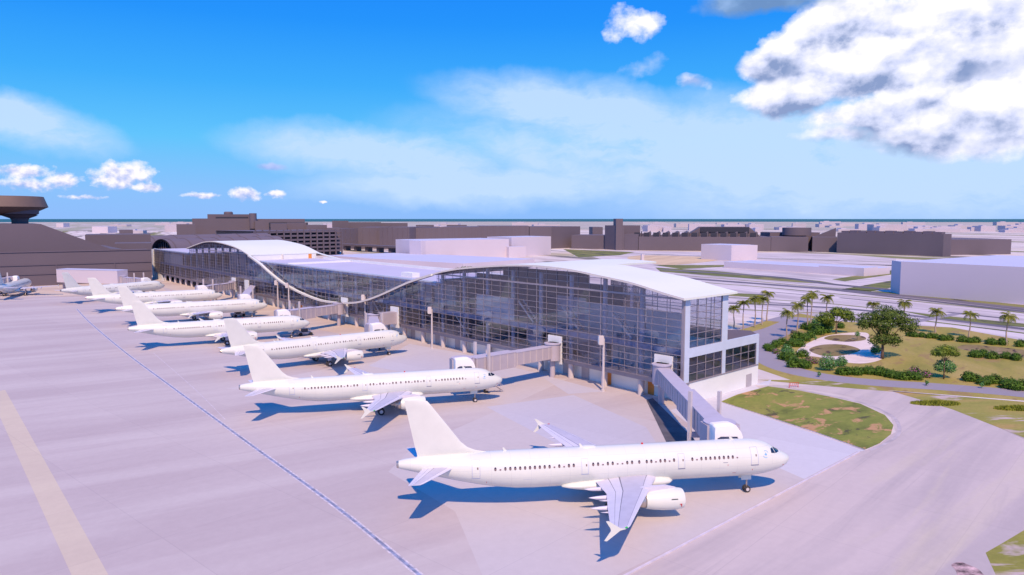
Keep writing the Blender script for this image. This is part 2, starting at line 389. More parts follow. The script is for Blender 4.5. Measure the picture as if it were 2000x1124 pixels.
band('verge_strip', [(1625,546),(1750,527),(1760,534),(1650,550)], 'strg', .006)
band('verge_strip', [(1640,566),(1760,545),(1790,553),(1700,570)], 'strg', .006)
band('verge_strip', [(1700,570),(1745,571),(2100,606),(2100,612),(1800,584)], 'strg', .004)
band('verge_strip', [(1100,487),(1240,493),(1210,499),(1130,503)], 'strg', .004)
band('verge_strip', [(1420,572),(1500,576),(1480,582),(1420,578)], 'strg', .006)
band('verge_strip', [(1770,610),(2100,642),(2100,648),(1860,628)], 'strg', .004)
for k, (pl, w_) in enumerate([([(1280,534),(1450,548),(1600,561),(1750,573),(2100,612)],2.4),([(1330,549),(1500,562),(1640,575),(1900,600),(2100,625)],2.2),([(1400,580),(1600,592),(1800,613),(2100,652)],1.8),
        ([(1420,604),(1600,612),(1760,622),(2100,664)],2.2),([(1130,492),(1300,498),(1500,506),(1740,512)],3.),([(1180,478.5),(1400,483),(1640,494.5),(2100,512)],3.)]):
    strip('verge_strip', pl, w_, .006+.002*k, 'strg')
for pl, w_ in (([(1440,588),(1560,595)],2.),([(1640,582),(1760,594)],1.8),([(1850,610),(1960,622)],2.4),([(1500,570),(1580,577)],1.6)): strip('worn_patch', pl, w_, .024, 'asph2')
strip('dual_carriageway', [(1300,541),(1500,556),(1700,572),(2000,604),(2300,640)], 8., .012, 'asph2')
strip('dual_carriageway', [(1290,527),(1500,540),(1620,555),(1740,566)], 7., .014, 'asph2')
strip('side_street', [(1350,545),(1560,560),(1760,582),(2100,620)], 5., .016, 'asph2')
strip('side_street', [(1410,592),(1560,598),(1700,608),(2100,655)], 4.5, .016, 'asph2')
strip('side_street', [(1770,632),(1860,615),(1880,612)], 3., .018, 'asph')
strip('side_street', [(1260,497),(1450,503),(1640,509)], 3., .016, 'asph2')
M['ochre'] = concrete('sand piles', (.66,.52,.34), (.52,.40,.26), .3, .9)
band('sandy_field', [(1225,505),(1260,499),(1390,503),(1400,509),(1330,517),(1285,517)], 'ochre', .002)
M['field'] = concrete('pale distant fields', (.50,.46,.46), (.30,.32,.20), ROAD_DIR, .9, .008, (.40,.38,.44))
def arcpt(a, d): return (cos(R(a))*d, sin(R(a))*d)
sheet('distant_fields', [arcpt(a, 8500) for a in range(130,-40,-5)]+[arcpt(a, 2300) for a in range(-40,130,5)], .5, 'field')

# ------------------------------------------------------------------ airliner
SEC = [(0,3.80,3.70,.04),(.06,3.98,3.52,.24),(.2,4.13,3.33,.46),(.6,4.40,3.03,.82),(1.2,4.72,2.74,1.17),(1.8,5.02,2.54,1.43),(2.4,5.42,2.39,1.63),
 (3.0,5.76,2.28,1.77),(4.0,6.03,2.14,1.91),(5.0,6.15,2.07,1.96),(6.5,6.2,2.04,1.975),(12,6.2,2.04,1.975),(18,6.2,2.04,1.975),(24,6.2,2.04,1.975),(30,6.2,2.04,1.975),
 (32,6.2,2.12,1.96),(34,6.2,2.38,1.88),(36,6.19,2.75,1.75),(38,6.16,3.20,1.53),(40,6.10,3.70,1.25),(42,6.0,4.22,.94),(43.6,5.84,4.62,.62),(44.4,5.68,4.84,.43)]
def sec(s):
    for i in range(len(SEC)-1):
        a, b_ = SEC[i], SEC[i+1]
        if a[0] <= s <= b_[0]:
            t = (s-a[0])/(b_[0]-a[0]); return [a[k]+(b_[k]-a[k])*t for k in (1,2,3)]
    return SEC[-1][1:]
def smooth_secs():
    out = []
    ss = [0,.06,.2,.4,.6,.9,1.2,1.5,1.8,2.1,2.4,2.7,3,3.5,4,4.5,5,5.7,6.5,9,12,15,18,21,24,27,30,31,32,33,34,35,36,37,38,39,40,41,42,43,43.6,44.4]
    for s in ss: out.append((s, *sec(s)))
    return out
X = lambda s: 22.-s
def side_y(s, z):
    zt, zb, w = sec(s); zc = (zt+zb)/2; r = (zt-zb)/2
    t = max(-.999, min(.999, (z-zc)/r)); return w*sqrt(1-t*t)
def top_z(s, y):
    zt, zb, w = sec(s); zc = (zt+zb)/2; t = min(.999, abs(y)/w); return zc+(zt-zc)*sqrt(1-t*t)
def side_patch(mb, quad, mat, side=-1, off=.015, n=6, m_=6):
    # quad in (s,z): 4 corners a,b,c,d
    a, b_, c, d = quad; vs = []
    for i in range(n+1):
        for j in range(m_+1):
            u_, w_ = i/n, j/m_
            s = (a[0]*(1-u_)+b_[0]*u_)*(1-w_)+(d[0]*(1-u_)+c[0]*u_)*w_
            z = (a[1]*(1-u_)+b_[1]*u_)*(1-w_)+(d[1]*(1-u_)+c[1]*u_)*w_
            vs.append((X(s), side*(side_y(s, z)+off), z))
    fs = [(i*(m_+1)+j, (i+1)*(m_+1)+j, (i+1)*(m_+1)+j+1, i*(m_+1)+j+1) for i in range(n) for j in range(m_)]
    if side > 0: fs = [f[::-1] for f in fs]
    mb.add(vs, fs, mat)
def airfoil(c, t):   # (fraction, +/-z)
    return c
STN = [0,.01,.03,.07,.13,.15,.16,.30,.45,.60,.61,.62,.78,.79,.90,1.]
def foil_ring(le, chord, z0, y, tr, vert=False):
    up, lo = [], []
    for f in STN:
        t = tr*chord*(2.969*sqrt(f)-1.26*f-3.516*f*f+2.843*f**3-1.015*f**4)*.5*1.0
        up.append((f, t)); lo.append((f, -t*.8))
    pts = up+lo[::-1][1:-1]
    if vert: return [(X(le+f*chord), t, z0) for f, t in pts]
    return [(X(le+f*chord), y, z0+t) for f, t in pts]
def wing_mats(i, j):
    n = len(STN)
    if j >= n-1: return 'wingl' if j > n+8 else 'wing'
    f = STN[j]
    if f < .15: return 'wingl'
    if f in (.15,.60,.61,.78): return 'gap'
    if f < .60: return 'wing'
    return 'wingl'
def make_airliner():
    root = empty('airliner')
    # fuselage
    mb = MB(); rings = []
    for s, zt, zb, w in smooth_secs():
        zc = (zt+zb)/2; r = (zt-zb)/2
        rings.append([(X(s), w*cos(a), zc+r*sin(a)) for a in [2*pi*k/48 for k in range(48)]][::-1])
    mb.loft(rings, 'skin'); mb.build('fuselage', root, smooth=True, auto=True)
    mb = MB(); mb.tube([(X(44.36),0,5.26),(X(44.62),0,5.24),(X(44.62),0,5.24)], [.415,.34,.2], 'metal', 16)
    mb.tube([(X(44.63),0,5.24),(X(44.64),0,5.24)], [.2,.2], 'black', 12); mb.build('exhaust_cone', root)
    # belly fairing
    mb = MB(); rings = []
    for s, k in ((14.6,.02),(15.0,.55),(15.8,.85),(17,1),(20,1.),(23,1.),(24.6,.82),(26,.5),(27,.05)):
        w = 1.62+.62*k; zb = 2.25-.72*k; zt = 2.6+.65*k
        rings.append([(X(s), w*cos(a)*(1 if abs(cos(a)) < .9 else 1), (zt+zb)/2+(zt-zb)/2*sin(a)) for a in [2*pi*q/24 for q in range(24)]][::-1])
    mb.loft(rings, 'white'); mb.build('belly_fairing', root, smooth=True)
    # wings
    for sd in (-1, 1):
        mb = MB(); rings = []
        for y, le, te, z, tr in ((1.5,16.4,23.4,2.78,.14),(2.6,17.05,23.4,2.90,.135),(6.4,19.05,23.5,3.22,.12),(11,21.45,24.72,3.62,.11),(16.2,24.16,26.0,4.02,.10),(16.6,24.45,26.06,4.05,.09),(16.85,24.9,26.1,4.06,.05)):
            rings.append([(p[0], sd*y, p[2]) for p in foil_ring(le, te-le, z, y, tr)])
        if sd > 0: rings = rings[::-1]
        mb.loft(rings[::-1] if False else rings, 'wing', True, wing_mats)
        w = mb.build('wing', root, smooth=True, auto=True)
        # fence
        mb = MB(); y = sd*16.88
        pr = [(24.75,4.06),(25.3,4.16),(26.35,4.85),(26.62,4.86),(26.2,4.2),(26.15,3.95),(26.75,3.1),(26.5,3.06),(25.3,3.95)]
        a_ = [(X(s), y-.03, z) for s, z in pr]; b_ = [(X(s), y+.03, z) for s, z in pr]
        mb.loft([a_, b_], 'white'); mb.build('winglet', w)
        mb = MB(); mb.tube([(X(24.6),sd*16.7,4.12),(X(24.85),sd*16.8,4.12)], [.08,.03], 'green' if sd < 0 else 'red', 6); mb.build('navigation_lamp', w)
        for yy, le in ((3.9,22.3),(6.9,22.6),(10.2,23.3)):
            mb = MB(); zz = 2.95+yy*.078
            ps = [(X(le+q*2.9), sd*yy, zz-.38-.08*sin(pi*q)) for q in (0,.15,.4,.7,.9,1)]
            mb.tube(ps, [.04,.16,.24,.19,.09,.02], 'wingl', 8); mb.build('flap_track_fairing', w, smooth=True)
        for yy, le in ((8.6,23.6),(12.1,24.4)):
            mb = MB(); zz = 2.95+yy*.078
            mb.tube([(X(le), sd*yy, zz-.18),(X(le+.6), sd*yy, zz-.25),(X(le+1.3), sd*yy, zz-.2)], [.03,.08,.02], 'wingl', 6); mb.build('hinge_fairing', w, smooth=True)
        # engine
        e = MB(); ye = sd*5.75; ze = 2.05
        prof = [(15.22,.80),(15.13,.86),(15.10,.92),(15.13,.98),(15.3,1.05),(15.8,1.12),(16.5,1.14),(17.4,1.11),(18.4,1.0),(19.2,.86),(19.2,.80)]
        rings = [[(X(s), ye+r*cos(a), ze+r*sin(a)*1.0) for a in [2*pi*k/32 for k in range(32)]][::-1] for s, r in prof]
        e.loft(rings, 'white', False); en = e.build('engine', root, smooth=True, auto=True)
        e = MB(); e.loft([[(X(s), ye+r*cos(a), ze+r*sin(a)) for a in [2*pi*k/24 for k in range(24)]][::-1] for s, r in ((15.22,.80),(15.8,.74),(15.8,.26),(15.4,.02))], 'dark', False); e.build('intake_fan', en, smooth=True)
        e = MB(); e.loft([[(X(s), ye+r*cos(a), ze+r*sin(a)) for a in [2*pi*k/24 for k in range(24)]][::-1] for s, r in ((19.0,.82),(19.6,.72),(20.1,.56),(20.1,.45),(20.8,.05))], 'metal', True); e.build('exhaust_nozzle', en, smooth=True)
        e = MB()
        e.loft([[(X(s), ye+q*w_, z) for q, z in ((-1,zb),(1,zb),(1,zt),(-1,zt))] for s, zb, zt, w_ in ((15.9,3.2,3.28,.04),(17.,3.0,3.55,.16),(19.2,2.85,3.5,.2),(21,2.9,3.3,.16),(22.2,3.0,3.2,.04))], 'wingl'); e.build('pylon', en)
        e = MB(); e.add([(X(16.0),ye+sd*1.135,ze+.30),(X(16.7),ye+sd*1.135,ze+.30),(X(16.7),ye+sd*1.115,ze+.38),(X(16.0),ye+sd*1.115,ze+.38)], [(0,1,2,3)], 'dark'); e.build('engine_vent', en)
        e = MB(); e.box(X(15.62),X(15.55),ye+sd*1.0,ye+sd*1.10,ze-.5,ze-.25,'red'); e.box(X(15.8),X(15.55),ye+sd*1.0,ye+sd*1.12,ze-.25,ze-.19,'red'); e.build('engine_marking', en)
        # tail plane
        mb = MB(); rings = []
        for y, le, te, z, tr in ((.5,38.3,41.9,4.88,.10),(1.2,38.75,42.05,4.93,.10),(5.8,42.0,43.45,5.10,.09),(6.1,42.3,43.5,5.11,.06)):
            rings.append([(p[0], sd*y, p[2]) for p in foil_ring(le, te-le, z, y, tr)])
        if sd > 0: rings = rings[::-1]
        mb.loft(rings, 'wingl', True, wing_mats); mb.build('tailplane', root, smooth=True, auto=True)
        # main gear
        g = MB(); g.tube([(X(22.2),sd*3.8,.58),(X(22.2),sd*3.8,1.6),(X(22.15),sd*3.7,3.0)], [.11,.13,.2], 'metal', 8)
        g.tube([(X(22.2),sd*3.8,1.5),(X(22.1),sd*2.3,2.6)], .07, 'metal', 6); g.tube([(X(22.2),sd*3.25,.585),(X(22.2),sd*4.35,.585)], .09, 'metal', 6)
        g.box(X(22.55),X(21.7),sd*4.02-.02,sd*4.02+.02,1.2,2.6,'wingl')
        gg = g.build('main_landing_gear', root)
        for k in (-1, 1):
            yy = sd*3.8+k*.44
            for nm, mt, pr_ in (('wheel','dark',[(.0,.2),(.2,.5),(.3,.585),(.36,.585)]),):
                t = MB(); t.loft([[(X(22.2)+r*cos(a), yy+w_, .585+r*sin(a)) for a in [2*pi*q/24 for q in range(24)]] for w_, r in ((-.21,.34),(-.2,.50),(-.12,.585),(.12,.585),(.2,.5),(.21,.34))], 'dark')
                for ww in (-.215, .215):
                    t.add([(X(22.2)+.30*cos(2*pi*q/16), yy+ww, .585+.30*sin(2*pi*q/16)) for q in range(16)], [tuple(range(16))], 'hub')
                t.build('wheel', gg, smooth=False)
    g = MB(); g.tube([(X(5.07),0,.38),(X(5.07),0,1.3),(X(4.95),0,2.3)], [.07,.10,.13], 'metal', 8); g.tube([(X(5.07),-.28,.38),(X(5.07),.28,.38)], .05, 'metal', 6)
    g.tube([(X(5.05),0,1.3),(X(4.2),0,2.3)], .05, 'metal', 6)
    for sd in (-1,1): g.box(X(5.9),X(4.7),sd*.36-.015,sd*.36+.015,1.55,2.2,'white')
    gg = g.build('nose_landing_gear', root)
    for k in (-1, 1):
        t = MB(); yy = k*.25
        t.loft([[(X(5.07)+r*cos(a), yy+w_, .38+r*sin(a)) for a in [2*pi*q/20 for q in range(20)]] for w_, r in ((-.12,.22),(-.11,.34),(-.06,.385),(.06,.385),(.11,.34),(.12,.22))], 'dark')
        for ww in (-.125,.125): t.add([(X(5.07)+.2*cos(2*pi*q/14), yy+ww, .38+.2*sin(2*pi*q/14)) for q in range(14)], [tuple(range(14))], 'hub')
        t.build('wheel', gg)
    # fin
    mb = MB(); rings = []
    for z, le, te, tr in ((5.9,33.9,42.45,.012),(6.22,35.2,42.45,.03),(6.45,36.3,42.5,.06),(6.8,37.1,42.6,.085),(7.4,37.8,42.75,.10),(9.0,39.0,43.08,.10),(11.4,40.85,43.6,.09),(11.95,41.3,43.72,.08),(12.1,41.9,43.74,.03)):
        rings.append([(p[0], p[1], p[2]) for p in foil_ring(le, te-le, z, 0, tr, True)])
    mb.loft(rings, 'fin', True, lambda i, j: 'fin'); fn = mb.build('tail_fin', root, smooth=True, auto=True)
    mb = MB()
    for i in range(8):
        z0 = 6.7+i*.62; 
        for side in (-1, 1):
            f = .70; le = 37.1+(z0-6.8)*.78; te = 42.6+(z0-6.8)*.217
            s0 = le+(te-le)*f; z1 = z0+.62; le1 = 37.1+(z1-6.8)*.78; te1 = 42.6+(z1-6.8)*.217; s1 = le1+(te1-le1)*f
            yy = side*(.062*(te-le)*.45+.02); yy1 = side*(.062*(te1-le1)*.45+.02)
            q = [(X(s0),yy,z0),(X(s0+.05),yy,z0),(X(s1+.05),yy1,z1),(X(s1),yy1,z1)]
    # cockpit windows
    for sd in (-1, 1):
        for nm, q in (('a', ((1.72,4.80),(2.30,4.78),(2.42,5.28),(2.05,5.20))), ('b', ((2.38,4.80),(2.95,4.92),(2.90,5.30),(2.52,5.32)))):
            mb = MB(); side_patch(mb, q, 'cock', sd, .012); mb.build('cockpit_window', root, smooth=True)
        mb = MB(); vs = []
        for i in range(7):
            for j in range(7):
                y = .05+.80*i/6; s0 = 1.50+.25*(i/6)**2; s = s0+(.62-.1*i/6)*j/6
                vs.append((X(s), sd*y, top_z(s, y)+.012))
        fs = [(i*7+j, (i+1)*7+j, (i+1)*7+j+1, i*7+j+1) for i in range(6) for j in range(6)]
        mb.add(vs, fs if sd > 0 else [f[::-1] for f in fs], 'cock'); mb.build('cockpit_window', root, smooth=True)
    # doors
    for s, w, h, zc_, low in ((5.11,.42,.93,4.72,True),(13.7,.36,.78,4.62,True),(24.6,.36,.78,4.62,False),(36.34,.40,.90,4.80,False)):
        mb = MB(); side_patch(mb, ((s+w,zc_-h),(s-w,zc_-h),(s-w,zc_+h),(s+w,zc_+h)), 'white', -1, .010)
        for x0, x1, z0, z1 in ((s-w-.02,s-w+.02,zc_-h,zc_+h),(s+w-.02,s+w+.02,zc_-h,zc_+h),(s-w,s+w,zc_+h-.02,zc_+h+.02)):
            side_patch(mb, ((x1,z0),(x0,z0),(x0,z1),(x1,z1)), 'line', -1, .018, 2, 8)
        side_patch(mb, ((s+w+.05,zc_-h-.05),(s-w-.05,zc_-h-.05),(s-w-.05,zc_-h+(.05 if low else 0)),(s+w+.05,zc_-h+(.05 if low else 0))), 'sill' if low else 'line', -1, .03, 4, 2)
        d = mb.build('cabin_door', root)
        mb = MB(); side_patch(mb, ((s-.10,zc_+.02),(s-.24,zc_+.02),(s-.24,zc_+.24),(s-.10,zc_+.24)), 'pane', -1, .022, 2, 2); mb.build('door_window', d)
    # cabin windows (right side; the side the stands face)
    wp = MB(); ws = MB()
    lst = [7.2+i*.525 for i in range(11)]+[14.56+i*.52 for i in range(7)]+[18.53]+[19.34+i*.5437 for i in range(9)]+[25.84-.55]*0+[25.84+i*.5294 for i in range(17)]
    zc_ = 4.80; first = None; firstb = None
    for i, s in enumerate(lst):
        blind = i in (0, 9, 12, 15, 21, 22, 25, 30, 32, 43)
        mb = MB(); r1, r2 = .13, .19; vs = []
        for k in range(12):
            a = 2*pi*k/12; ss, zz = s+r1*cos(a), zc_+r2*sin(a)
            vs.append((X(ss), -(side_y(ss, zz)+.014), zz))
        mb.add(vs, [tuple(range(12))], 'shade' if blind else 'pane')
        vs = [(X(s+q), -(side_y(s, zz)+.02), zz) for q, zz in ((.1,zc_+(.0 if blind else .06)),(-.1,zc_+(0. if blind else .06)),(-.08,zc_-.15 if blind else zc_+.17),(.08,zc_-.15 if blind else zc_+.17))]
        mb.add(vs, [(0,1,2,3)], 'pane' if blind else 'cock'); mb.build('cabin_window', root)
    # markings: pale blue emblem, placard, small red marks
    mb = MB()
    def sp(s, z, h): return (X(s), -(side_y(s, z)+.016), z)
    es, ez = 3.72, 4.86
    for q in (((-.17,-.05),(.17,-.05),(.17,.05),(-.17,.05)), ((-.05,-.17),(.05,-.17),(.05,.17),(-.05,.17))):
        mb.add([sp(es-a, ez+b_, 0) for a, b_ in q], [(0,1,2,3)], 'blue')
    for a0 in (20, 200):
        for k in range(6):
            a1, a2 = R(a0+k*16), R(a0+(k+1)*16)
            mb.add([sp(es-r*cos(a), ez+r*sin(a), 0) for r, a in ((.33,a1),(.38,a1),(.38,a2),(.33,a2))], [(0,1,2,3)], 'blue')
    mb.build('emblem', root)
    mb = MB()
    for s0, z0, w, h, mt in ((1.25,3.35,.14,.12,'red'),(5.3,3.2,.07,.16,'red'),(8.3,3.95,.16,.05,'red'),(8.6,4.25,.55,.05,'sill'),(7.4,2.9,.4,.04,'red'),(35.2,3.3,.05,.2,'red'),(9.4,3.6,1.6,.012,'line'),(30.6,3.55,1.5,.012,'line')):
        mb = MB(); side_patch(mb, ((s0+w/2,z0-h/2),(s0-w/2,z0-h/2),(s0-w/2,z0+h/2),(s0+w/2,z0+h/2)), mt, -1, .014, 3, 1)
        mb.build('fuselage_marking', root)
    for s, h, w in ((7.0,.45,.25),(24.5,.4,.2),(33.0,.35,.18)):
        mb = MB(); mb.loft([[(X(s-w), -.02, 6.15),(X(s+w), -.02, 6.15),(X(s+w+.12), -.01, 6.2+h),(X(s+w-.05), -.01, 6.2+h)], [(X(s-w), .02, 6.15),(X(s+w), .02, 6.15),(X(s+w+.12), .01, 6.2+h),(X(s+w-.05), .01, 6.2+h)]], 'white'); mb.build('antenna', root)
    mb = MB(); mb.tube([(X(17.6),0,6.18),(X(17.6),0,6.3),(X(17.6),0,6.36)], [.13,.12,.05], 'red', 10); mb.build('beacon', root)
    mb = MB(); mb.loft([[(X(s), w_*cos(a), 6.1+h*max(0,sin(a))) for a in [pi*k/10 for k in range(11)]] for s, w_, h in ((22.6,.05,.02),(23.2,.5,.26),(24.2,.55,.28),(25.2,.05,.02))], 'white'); mb.build('radome', root, smooth=True)
    return root
PL = [(64.4585,52.917,-.6015,1.0343,.0073),(68.7744,105.5531,-.463,.9879,.0019),(81.9229,148.2633,-.0982,.9785,-.0016),(77.4023,190.6889,-.2527,.9966,-.0005),
 (87.6936,238.2192,-.2176,.9988,0),(89.8718,280.1376,-.1557,1.003,-.0028),(88.9628,326.2432,.3324,.9993,0),(61.6,369.2,1.16,1.,0)]
LB = ['white unmarked airliner nearest the camera, its wing reaching toward the bottom of the photo',
 'white unmarked airliner second from the front, behind the tall fin of the nearest one',
 'white unmarked airliner third from the front, nose beside the open white bridge canopy',
 'white airliner fourth from the front, crossed by the third aircraft\'s tail fin',
 'white airliner fifth from the front, its tail behind the fourth aircraft\'s fin',
 'white airliner sixth from the front, before the long beige bridge of the far hall',
 'white airliner seventh from the front, parked against the brown terminal under the long lavender corridor',
 'white airliner cut by the left photo edge, seen from behind with its nose pointing away']
proto = make_airliner(); index_children()
AIR = []
for i, (x, y, yw, s, p) in enumerate(PL):
    o = proto if i == 0 else copy_tree(proto)
    o.location = (x, y, 0); o.rotation_euler = (0, -p*0, yw); o.scale = (s, s, s)
    tag(o, LB[i], 'airliner', 'airliners parked nose-in along the apron'); AIR.append(o)
def plane_pt(i, s, y, z=0):
    x0, y0, yw, sc_, p = PL[i]; a, b_ = X(s)*sc_, y*sc_
    return Vector((x0+a*cos(yw)-b_*sin(yw), y0+a*sin(yw)+b_*cos(yw), z*sc_))
#PART2
# ------------------------------------------------------------------ glass terminal
RP = [(70.2,18.9),(74.2,19.5),(81.6,20.8),(86.2,21.3),(89.5,21.6),(98.2,22.4),(107.7,22.65),(116.1,22.4),(125.3,21.7),(135.3,20.7),(143.5,19.5),(146.3,18.9),(158.4,16.0),(172.0,11.9),(179.4,9.9),
 (187,8.3),(195.3,7.3),(204.0,6.8),(213.3,6.7),(223.0,7.4),(233.4,8.6),(244.4,10.5),(256.1,13.5),(263.5,15.7),(275.5,18.4),(289.5,20.9),(304.8,22.2),(318,22.7),(330.0,22.3),(339.9,21.2),(356.8,18.8),(360,18.3)]
def rz(y):
    y = max(RP[0][0], min(RP[-1][0]-.001, y))
    for i in range(len(RP)-1):
        if RP[i][0] <= y <= RP[i+1][0]:
            p0, p1, p2, p3 = RP[max(i-1,0)], RP[i], RP[i+1], RP[min(i+2,len(RP)-1)]
            h = p2[0]-p1[0]; t = (y-p1[0])/h
            m1 = (p2[1]-p0[1])/(p2[0]-p0[0])*h if p2[0] != p0[0] else 0; m2 = (p3[1]-p1[1])/(p3[0]-p1[0])*h
            return (2*t**3-3*t*t+1)*p1[1]+(t**3-2*t*t+t)*m1+(-2*t**3+3*t*t)*p2[1]+(t**3-t*t)*m2
def frange(a, b, n): return [a+(b-a)*i/n for i in range(n+1)]
T = empty('terminal_building', (0,0,0))
tag(T, 'long glass terminal with a white wave-shaped roof rising in two arches', 'terminal')
def roofpiece(name, y0, y1, o0, o1, n, mat='roof', th=.38):
    mb = MB(); ys = frange(y0, y1, n); rings = []
    for y in ys:
        z = rz(y); rings.append([(FX(y,o0), y, z-th), (FX(y,o1), y, z-th), (FX(y,o1), y, z), (FX(y,o0), y, z)])
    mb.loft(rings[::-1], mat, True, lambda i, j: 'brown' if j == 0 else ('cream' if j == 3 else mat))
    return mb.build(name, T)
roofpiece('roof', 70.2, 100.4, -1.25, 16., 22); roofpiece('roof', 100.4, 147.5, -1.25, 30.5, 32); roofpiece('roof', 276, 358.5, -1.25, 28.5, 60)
roofpiece('roof_ribbon', 147.5, 276, -1.75, -.85, 84, 'roof', .55)
mb = MB()   # ribbon struts tying the wave to the facade
for y in [153+9.3*k for k in range(13)]:
    z = rz(y)-.3; mb.tube([(FX(y,-1.1),y,z),(FX(y,.1),y,z)], .10, 'cream', 6)
for k, y in enumerate([153+9.3*k for k in range(13)]):
    q = MB(); z = rz(y)-.3; q.tube([(FX(y,-1.1),y,z),(FX(y,.1),y,z)], .10, 'cream', 6); q.build('ribbon_bracket', T)
mb = MB(); rr = []
for y in frange(248, 276, 12):
    z = 16.3+(rz(276)-16.3)*((y-248)/28)**1.2; rr.append([(FX(y,27.4),y,z-.3),(FX(y,28.4),y,z-.3),(FX(y,28.4),y,z),(FX(y,27.4),y,z)])
mb.loft(rr[::-1], 'roof'); mb.build('rear_roof_ribbon', T)
def arch(y): return y < 147.45 or 267.9 < y < 358.6
def slab(name, y0, y1, o0, o1, z0, z1, mats):
    mb = MB(); p = [(FX(y0,o0),y0),(FX(y0,o1),y0),(FX(y1,o1),y1),(FX(y1,o0),y1)]
    mb.add([(*p[0],z0),(*p[1],z0),(*p[2],z0),(*p[3],z0),(*p[0],z1),(*p[1],z1),(*p[2],z1),(*p[3],z1)], [(3,2,1,0),(0,1,5,4),(1,2,6,5),(2,3,7,6)], mats[0])
    mb.add([(*p[0],z1),(*p[1],z1),(*p[2],z1),(*p[3],z1)], [(0,1,2,3)], mats[1])
    mb.add([(*p[0],z0),(*p[0],z1),(*p[3],z1),(*p[3],z0)], [(0,1,2,3)], mats[2]); return mb.build(name, T)
slab('upper_floor', 71.5, 424, .3, 14, 8.65, 9.75, ('inner','floor','band'))
slab('upper_floor', 100.4, 424, 14, 25.6, 8.65, 9.75, ('inner','floor','inner'))
slab('lower_floor', 71.5, 424, .3, 25.6, 3.0, 3.95, ('inner','floor','mull'))
slab('flat_roof', 147.6, 276, .25, 26.4, 15.5, 16.2, ('clad','froof','clad'))
slab('flat_roof', 358.7, 424, .25, 26.4, 15.3, 16.0, ('clad','froof','clad'))
slab('parapet', 147.6, 267.8, .06, .35, 15.5, 16.6, ('clad','clad','clad'))
slab('parapet', 358.7, 424, .06, .35, 15.3, 16.4, ('clad','clad','clad'))
slab('rear_parapet', 147.6, 267.8, 26.4, 27.0, 15.5, 17.0, ('wallw','wallw','wallw'))
slab('rear_parapet', 358.7, 424, 26.4, 27.0, 15.3, 16.9, ('wallw','wallw','wallw'))
slab('roof_upstand', 146.8, 148.2, 1.5, 26., 16.2, 17.1, ('wallw','wallw','wallw'))
slab('roof_upstand', 243.2, 244., 1.0, 26., 16.2, 16.8, ('wallw','wallw','wallw'))
slab('roof_hatch', 166, 172, 4.5, 7.0, 16.2, 17.4, ('wallw','wallw','wallw'))
slab('back_wall', 100.6, 424, 25.6, 25.9, 3.9, 15.3, ('inner','inner','inner'))
slab('back_wall', 71.6, 100.3, 14.05, 14.12, 4.0, 8.7, ('inner','inner','inner'))
slab('back_wall', 96, 147.3, 13.0, 13.2, 9.75, 18.2, ('brownr','brownr','brownr'))
slab('high_back_wall', 106, 136, 13.0, 13.2, 18.2, 20.4, ('brownr','brownr','brownr'))
slab('ground_wall', 73.5, 338, 2.7, 3.0, 0, 3.0, ('wallw','wallw','wallw'))
slab('undercroft_wall', 338, 424, 9, 9.3, 0, 3.0, ('brown','brown','brown'))
# white wall under the far arch, with its orange door
mb = MB(); n = 14
for i in range(n):
    a, b_ = .3+27*i/n, .3+27*(i+1)/n; y = 276.1
    mb.add([(FX(y,a),y,16.1),(FX(y,b_),y,16.1),(FX(y,b_),y,rz(y)-.36),(FX(y,a),y,rz(y)-.36)], [(0,1,2,3)], 'wallw')
mb.box(FX(276,12.2),FX(276,12.8),275.7,276.1,16.1,18.2,'cream')
mb.build('gable_wall', T)
mb = MB(); mb.box(FX(276,23.8),FX(276,25.2),276.0,276.08,16.15,18.05,'orange'); mb.build('orange_door', T)
# interior partition walls
for y0, y1, o, z0, z1, mt in ((75,84,6,9.75,15.2,'wallw'),(86,101,6.5,9.75,15.0,'wallw'),(103,112,9,9.75,15.4,'inner'),(76,92,5,3.95,8.6,'wallw'),(95,106,6.5,3.95,8.6,'inner'),(112,117,4,3.95,8.6,'inner'),
    (150,160,8,9.75,15.3,'wallw'),(163,170,9,9.75,15.3,'inner'),(176,186,8,9.75,15.3,'wallw'),(190,205,6,3.95,8.6,'inner'),(222,240,9,9.75,15.3,'wallw'),(275,290,8,3.95,8.6,'inner'),(305,330,10,9.75,17,'inner'),(335,350,7,3.95,8.6,'inner'),(370,400,9,9.75,15.2,'inner')):
    slab('partition_wall', y0, y1, o, o+.25, z0, z1, (mt,mt,mt))
for y0, y1 in ((117.6,131.5),(372,404)):
    m_ = MB()
    for r in range(4):
        m_.add([(FX(y0,.55),y0,9.9+r*1.2),(FX(y0,.75),y0,11.05+r*1.2),(FX(y1,.75),y1,11.05+r*1.2),(FX(y1,.55),y1,9.9+r*1.2)], [(0,1,2,3)], 'wallw')
        m_.add([(FX(y0,.55),y0,9.9+r*1.2),(FX(y0,.95),y0,9.95+r*1.2),(FX(y1,.95),y1,9.95+r*1.2),(FX(y1,.55),y1,9.9+r*1.2)], [(0,1,2,3)], 'wallw')
    m_.build('light_shelf', T)
for y0, z0 in ((84,9.75),(98,9.75),(112,9.75),(136,3.95),(178,3.95),(250,9.75),(300,9.75)):
    q = MB()
    for o in (1.6, 3.0): q.obox((FX(y0,o),y0),(FX(y0+5,o),y0+5),.22,z0+.0,z0+.5,'wallw',z0+4.2,z0+4.7)
    for k in range(9): q.obox((FX(y0+k*.55,1.6),y0+k*.55),(FX(y0+k*.55,3.),y0+k*.55),.3,z0+.3+k*.46,z0+.36+k*.46,'grey')
    q.build('staircase', T)
